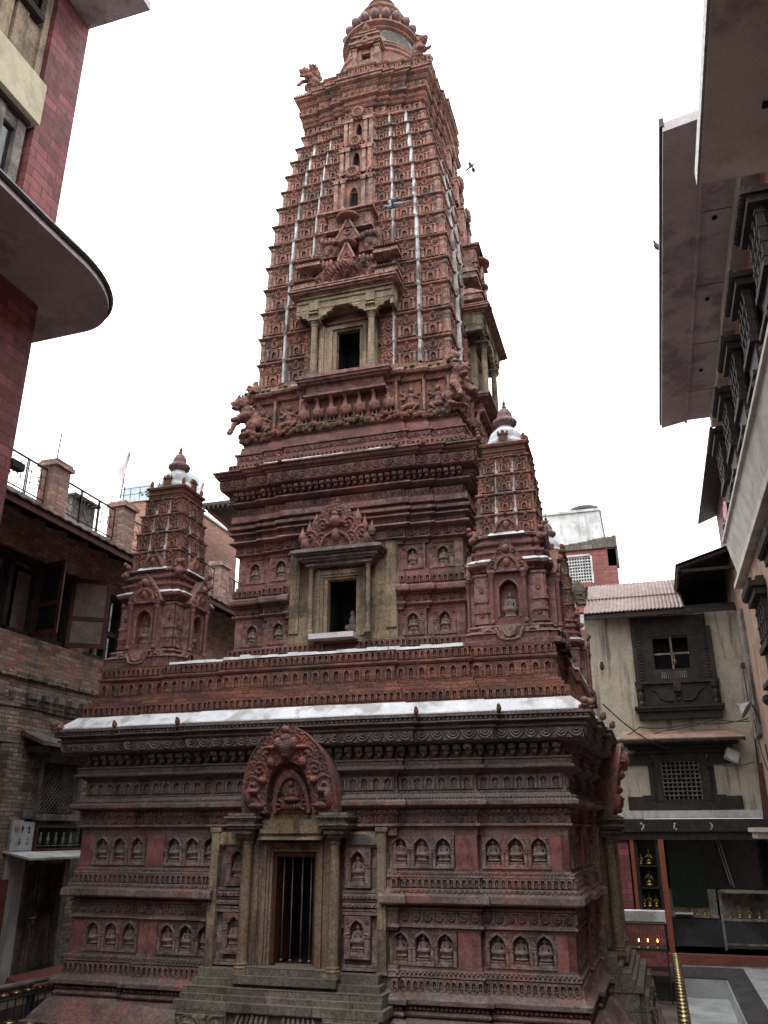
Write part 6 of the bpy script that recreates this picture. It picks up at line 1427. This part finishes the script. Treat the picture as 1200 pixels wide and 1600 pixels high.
# unseen building added behind the viewer to keep sky light off the court
rbk = thing('rear_light_blocker', 'unseen building added behind the viewer to block sky light', 'building', (-4, -7, 0)); B(-7, 7, -4, 0, 0, 9, 'wall', PLASTP, rbk); m = MB(); m.box(-7, 7, 0, .6, 8.8, 9.0); m.build('eave', CONC, rbk)
for x in (-4.5, -2, .5, 3):
    for z in (3.2, 6.2): B(x, x+1.2, 0, .06, z, z+1.6, 'window', WOOD, rbk)
# far small roofed building right
fr = thing('distant_house', 'dark tin roofed brick attic rising behind the right hand building', 'house', (3.2, 27, 0))
B(.0, 2.5, -3, 4, 0, 13.9, 'wall', BR_NEW, fr); m = MB(); m.add([(-.65, -3.3, 13.65), (-.65, 4.2, 13.65), (2.6, 4.2, 14.9), (2.6, -3.3, 14.9), (-.65, -3.3, 13.72), (-.65, 4.2, 13.72), (2.6, 4.2, 14.98), (2.6, -3.3, 14.98)], [(0, 3, 2, 1), (4, 5, 6, 7), (0, 1, 5, 4), (1, 2, 6, 5), (2, 3, 7, 6), (3, 0, 4, 7)]); m.build('tin_roof', SHEET, fr)
B(-.03, .0, -1.8, -.2, 11.9, 13.4, 'timber_screen', WOOD, fr)
# clothes on a line
ck = thing('hanging_clothes', 'pink and light blue clothes hanging beside the carved window on the right', 'clothes', (2.22, 18.3, 9.02))
def rag(w_, h_, seed):
    m = MB(); V = []; nx, nz = 8, 10
    for j in range(nz+1):
        for i in range(nx+1): u, v = i/nx, j/nz; V.append((.05*sin(u*9+v*3+seed)*v+.02*sin(u*17), (u-.5)*w_*(1+.2*sin(v*5+seed)), -h_*v-.03*sin(u*7+seed)))
    m.add(V, [(j*(nx+1)+i, j*(nx+1)+i+1, (j+1)*(nx+1)+i+1, (j+1)*(nx+1)+i) for j in range(nz) for i in range(nx)]); return m
o = rag(.30, .42, 1).build('pink_cloth', CLOTHP, ck, loc=(-.1, .3, .78)); o.modifiers.new('s', 'SOLIDIFY').thickness = .01
o = rag(.16, .42, 3).build('blue_cloth', CLOTHB, ck, loc=(-.1, .5, .45)); o.modifiers.new('s', 'SOLIDIFY').thickness = .01
MB().tube([(-.1, -.3, .80), (-.1, 1.2, .74)], .006, 4).build('line', IRON, ck)
# wall lamp and cables at the corner
wl = thing('wall_lamp', 'conical enamel wall lamp on the right wall beside the plaster house', 'lamp', (2.02, 19.4, 5.42))
m = MB(); m.lathe((0, 0, 0), [(.21, 0), (.19, .02), (.05, .15), (.04, .20), (.03, .24)], 20); o = m.build('shade', LAMPS, wl); o.rotation_euler = (0, radians(-55), radians(-15))
MB().tube([(.12, 0, .1), (.2, 0, -.1), (.22, 0, -.3)], .018, 6).build('arm', IRON, wl)
def cable(pts, r=.012, name='cable', lab='', sag=.0):
    P = []; n = 10
    for a, b in zip(pts[:-1], pts[1:]):
        for i in range(n): t = i/n; P.append((a[0]+(b[0]-a[0])*t, a[1]+(b[1]-a[1])*t, a[2]+(b[2]-a[2])*t-sag*4*t*(1-t)))
    P.append(pts[-1]); o = MB().tube(P, r, 5).build(name, IRON, label=lab, cat='cable', group='loose black cables'); return o
cable([(-.9, 20.9, 5.05), (-.2, 20.7, 5.28), (1.0, 20.8, 5.35), (2.15, 20.6, 5.38)], .014, lab='upper of two black cables drooping along the plaster wall between its windows', sag=.06)
cable([(-1.0, 20.95, 4.98), (.4, 20.75, 5.2), (1.5, 20.85, 5.42), (2.16, 20.4, 5.3)], .010, lab='lower of two black cables drooping along the plaster wall between its windows', sag=.03)
cable([(-.75, 16.0, 5.2), (.4, 20.5, 4.75)], .012, lab='cable slung from the temple terrace to the plaster house', sag=.12)
cable([(2.2, 20.3, 5.4), (2.2, 20.7, 4.2), (2.18, 20.8, 3.3)], .018, lab='cable hanging down the corner beside the plaster house', sag=.0)
cable([(2.12, 19.3, 5.2), (2.1, 18.9, 4.7), (2.16, 18.3, 4.0), (2.12, 18.1, 4.6)], .014, lab='looped cable under the conical wall lamp', sag=.12)
cable([(2.05, 19.9, 4.4), (1.4, 20.7, 4.42), (1.0, 20.92, 4.55)], .012, lab='thin cable from the corner to the floodlight', sag=.05)

# ================================================================== far background
wh = thing('white_building', 'white rendered rooftop block with a dark water tank behind the plaster house', 'building', (-2, 32, 0))
B(-2.4, 1.05, 0, 5, 0, 14.9, 'wall', PLASTW, wh); B(-2.5, 1.1, -.06, 5, 14.9, 15.0, 'parapet_cap', PLASTW, wh)
m = MB(); m.lathe((.45, .9, 14.98), [(.62, 0), (.66, .05), (.66, .22), (.6, .34), (.3, .42), (.28, .46)], 20); m.build('water_tank', SHEET, wh); MB().tube([(.98, .5, 14.9), (.98, .5, 16.2)], .015, 4).build('antenna', IRON, wh)
bk = thing('red_brick_house', 'red washed brick house end with a white lattice opening behind the tin roof', 'house', (-2.2, 28, 0))
m = MB(); wally(m, 28, 28.4, -4.2, -.42, 0, 12.05, [(-2.18, -1.28, 10.9, 11.82)], (-2.2, 28)); m.build('wall', BR_RED, bk)
m = MB(); rr = random.Random(9)
for i in range(24): x = -2.0+i*.16; z = 12.05+max(0, i-8)*.018; m.box(x, x+.155, -.08, .4, 12.04, z+.10+.03*rr.random())
m.box(1.5, 1.85, 0, .4, 11.4, 12.0); m.build('wall_coping', T_MSTEP, bk)
m = MB()
for i in range(11): m.box(.02+i*.09-.012, .02+i*.09+.012, .02, .06, 10.9, 11.82)
for i in range(9): m.box(.0, .93, .022, .058, 10.93+i*.108-.016, 10.93+i*.108+.016)
m.box(-.06, .0, -.03, .1, 10.85, 11.87); m.box(.92, .98, -.03, .1, 10.85, 11.87); m.box(-.06, .98, -.03, .1, 11.82, 11.88); m.build('white_lattice', PLASTW, bk); B(-.1, 1.0, .8, .9, 10.8, 11.9, 'recess_shade_sheet', DARK, bk)  # black panel behind the lattice, its shade put into the colour
B(-.3, 1.3, -.25, .0, 10.3, 10.62, 'concrete_ledge', CONC, bk); B(-.05, 1.2, -.12, .0, 9.2, 10.3, 'grey_render', CONC, bk); B(-.3, 1.3, -.2, -.01, 8.4, 8.8, 'red_band', REDST, bk); B(-.3, 1.3, -.14, -.01, 7.5, 8.35, 'white_render', PLASTW, bk); B(.2, 1.2, -.15, -.005, 3, 7.4, 'dark_opening', DARK, bk)
m = MB(); rr = random.Random(4)
for i in range(9):
    for j in range(4): m.box(*(lambda x, y, z: (x, x+.2, y, y+.3, z, z+.062))(-1.42+rr.uniform(-.02, .02)+(i % 2)*.06-i*.012, 21.2+j*.33+rr.uniform(-.03, .03), 8.22+i*.066+j*.16))
m.build('rubble_gable', T_MSTEP, label='mossy broken brick gable standing at the left end of the rusty tin roof', cat='wall')
ob = thing('orange_brick_building', 'distant orange brick rooftop with pale blue tanks and a railing on the left skyline', 'building', (-21, 30, 0))
B(-1.2, 2.2, 0, 6, 0, 16.85, 'wall', BR_FAR, ob); B(-1.3, 2.3, -.08, 6, 16.85, 16.95, 'parapet_cap', PLASTW, ob)
m = MB()
for z in (17.3, 17.6): m.tube([(-1.2, .1, z), (2.2, .1, z)], .02, 4)
for i in range(8): m.tube([(-1.2+i*.48, .1, 16.9), (-1.2+i*.48, .1, 17.6)], .02, 4)
m.build('roof_railing', STEEL, ob)
B(-1.3, .1, 1, 2.4, 17.0, 18.15, 'roof_tank', TANKB, ob); B(.8, 2.0, 1, 2.2, 17.3, 18.6, 'roof_tank', TANKB, ob)
m = MB(); rr = random.Random(11)
for i in range(60): m.ball((1.0+rr.gauss(0, .35), .2+rr.gauss(0, .1), 17.1+abs(rr.gauss(0, .2))), (.07, .05, .05), 5, 3)
m.build('roof_plants', LEAF, ob, kind='stuff')
def flag(x, y, z, h, lab):
    T = thing('prayer_flag', lab, 'flag', (x, y, z), group=None)
    MB().tube([(0, 0, 0), (.25, 0, h)], .03, 5, .012).build('pole', STEEL, T)
    m = MB(); V = []
    for j in range(13):
        v = j/12
        for i in range(7): u = i/6; V.append((.25*(1-v*.75)-u*.45*sin(pi*min(1, v*1.1+.02))*(.4+v), .08*sin(u*6+v*8), h*(1-.05)-v*h*.72))
    m.add(V, [(j*7+i, j*7+i+1, j*7+i+8, j*7+i+7) for j in range(12) for i in range(6)]); o = m.build('cloth', FLAG, T, smooth=True); o.modifiers.new('s', 'SOLIDIFY').thickness = .012
flag(-21.35, 29.5, 16.9, 2.35, 'tall faded pink prayer flag on the orange brick rooftop'); flag(-17.45, 29.5, 15.7, 1.5, 'smaller pale prayer flag beside the pagoda roof')
pg = thing('pagoda_house', 'dark pagoda eave with carved strut and white wall behind the left corner shrine', 'house', (-16.2, 32, 0))
B(-.1, 6, 0, 4, 0, 16.4, 'wall', PLASTW, pg); m = MB(); m.taper(-1.5, 8, -1.6, 5.5, 16.55, .2, 6, .5, 4, 17.4); m.box(-1.55, 8, -1.65, 5.5, 16.42, 16.56); m.build('roof', SHEET, pg)
m = MB()
for i in range(40): m.prism([(-1.5+i*.23, 16.42), (-1.5+i*.23+.2, 16.42), (-1.5+i*.23+.1, 16.22)], -1.64, -1.6)
m.box(-1.4, 8, -1.5, -.6, 16.3, 16.42); m.build('eave_fringe', WOOD, pg)
MB().tube([(-1.3, -1.4, 16.3), (.0, -.1, 15.1)], .10, 6).build('strut', WOODR, pg); MB().tube([(1.2, -1.4, 16.3), (1.2, -.1, 15.1)], .10, 6).build('strut', WOODR, pg)
# grey houses that fill the skyline below the roofs
for x, y, w_, h, lab, mt in ((-13.6, 24, 2.2, 9.5, 'low brick rooftop behind the left house with weeds on its wall', BR_SMO), (-6.5, 27, 4.5, 9.0, 'brick house hidden behind the temple base', BR_SMO)):
    T = thing('brick_house', lab, 'house', (x, y, 0)); B(0, w_, 0, 4, 0, h, 'wall', mt, T); m = MB(); m.box(-.1, w_+.1, -.1, 4.1, h, h+.1); m.build('roof_coping', T_MSTEP, T)

# ================================================================== pigeons
def pigeon(kind, mt):
    if kind == 'fly': pr = [('e', (0, 0, 0), (.055, .15, .05)), ('e', (0, -.15, .03), (.03, .035, .03)), ('l', [(0, -.17, .03), (0, -.205, .02)], [.01, .004]), ('e', (0, .19, 0), (.05, .09, .012)), ('l', [(-.04, -.03, .02), (-.16, -.05, .10), (-.30, .06, .12)], [.03, .022, .01]), ('l', [(.04, -.03, .02), (.16, -.05, .10), (.30, .06, .12)], [.03, .022, .01]), ('e', (-.15, .02, .09), (.11, .07, .012)), ('e', (.15, .02, .09), (.11, .07, .012))]
    else: pr = [('e', (0, 0, .10), (.055, .11, .065)), ('e', (0, -.07, .14), (.045, .05, .055)), ('l', [(0, -.08, .17), (0, -.09, .21)], [.028, .022]), ('e', (0, -.095, .225), (.025, .03, .025)), ('l', [(0, -.12, .222), (0, -.145, .215)], [.008, .003]), ('e', (0, .14, .08), (.03, .08, .012)), ('l', [(-.02, 0, .05), (-.02, -.01, 0)], [.008, .007]), ('l', [(.02, 0, .05), (.02, -.01, 0)], [.008, .007])]
    return figure_mesh('pigeon', pr, .009, mt)
pf = pigeon('fly', PIG); pd = pigeon('fly', PIGD); ps = pigeon('sit', PIGD)
o = link('pigeon', pf, None, (-3.10, 10.7, 12.72), label='pale grey pigeon flying in front of the white strip on the tower', cat='bird', scale=(.8, 1, .9)); o.rotation_euler = (radians(25), radians(35), radians(-60))
o = link('pigeon', pd, None, (-2.04, 12.15, 14.56), label='dark bird in flight against the white sky right of the tower', cat='bird', scale=(.45, .45, .45)); o.rotation_euler = (radians(-30), radians(60), radians(40))
o = link('pigeon', ps, None, (1.17, 13.88, 13.19), label='pigeon perched on the edge of the concrete eave', cat='bird'); o.rotation_euler = (0, 0, radians(-70))
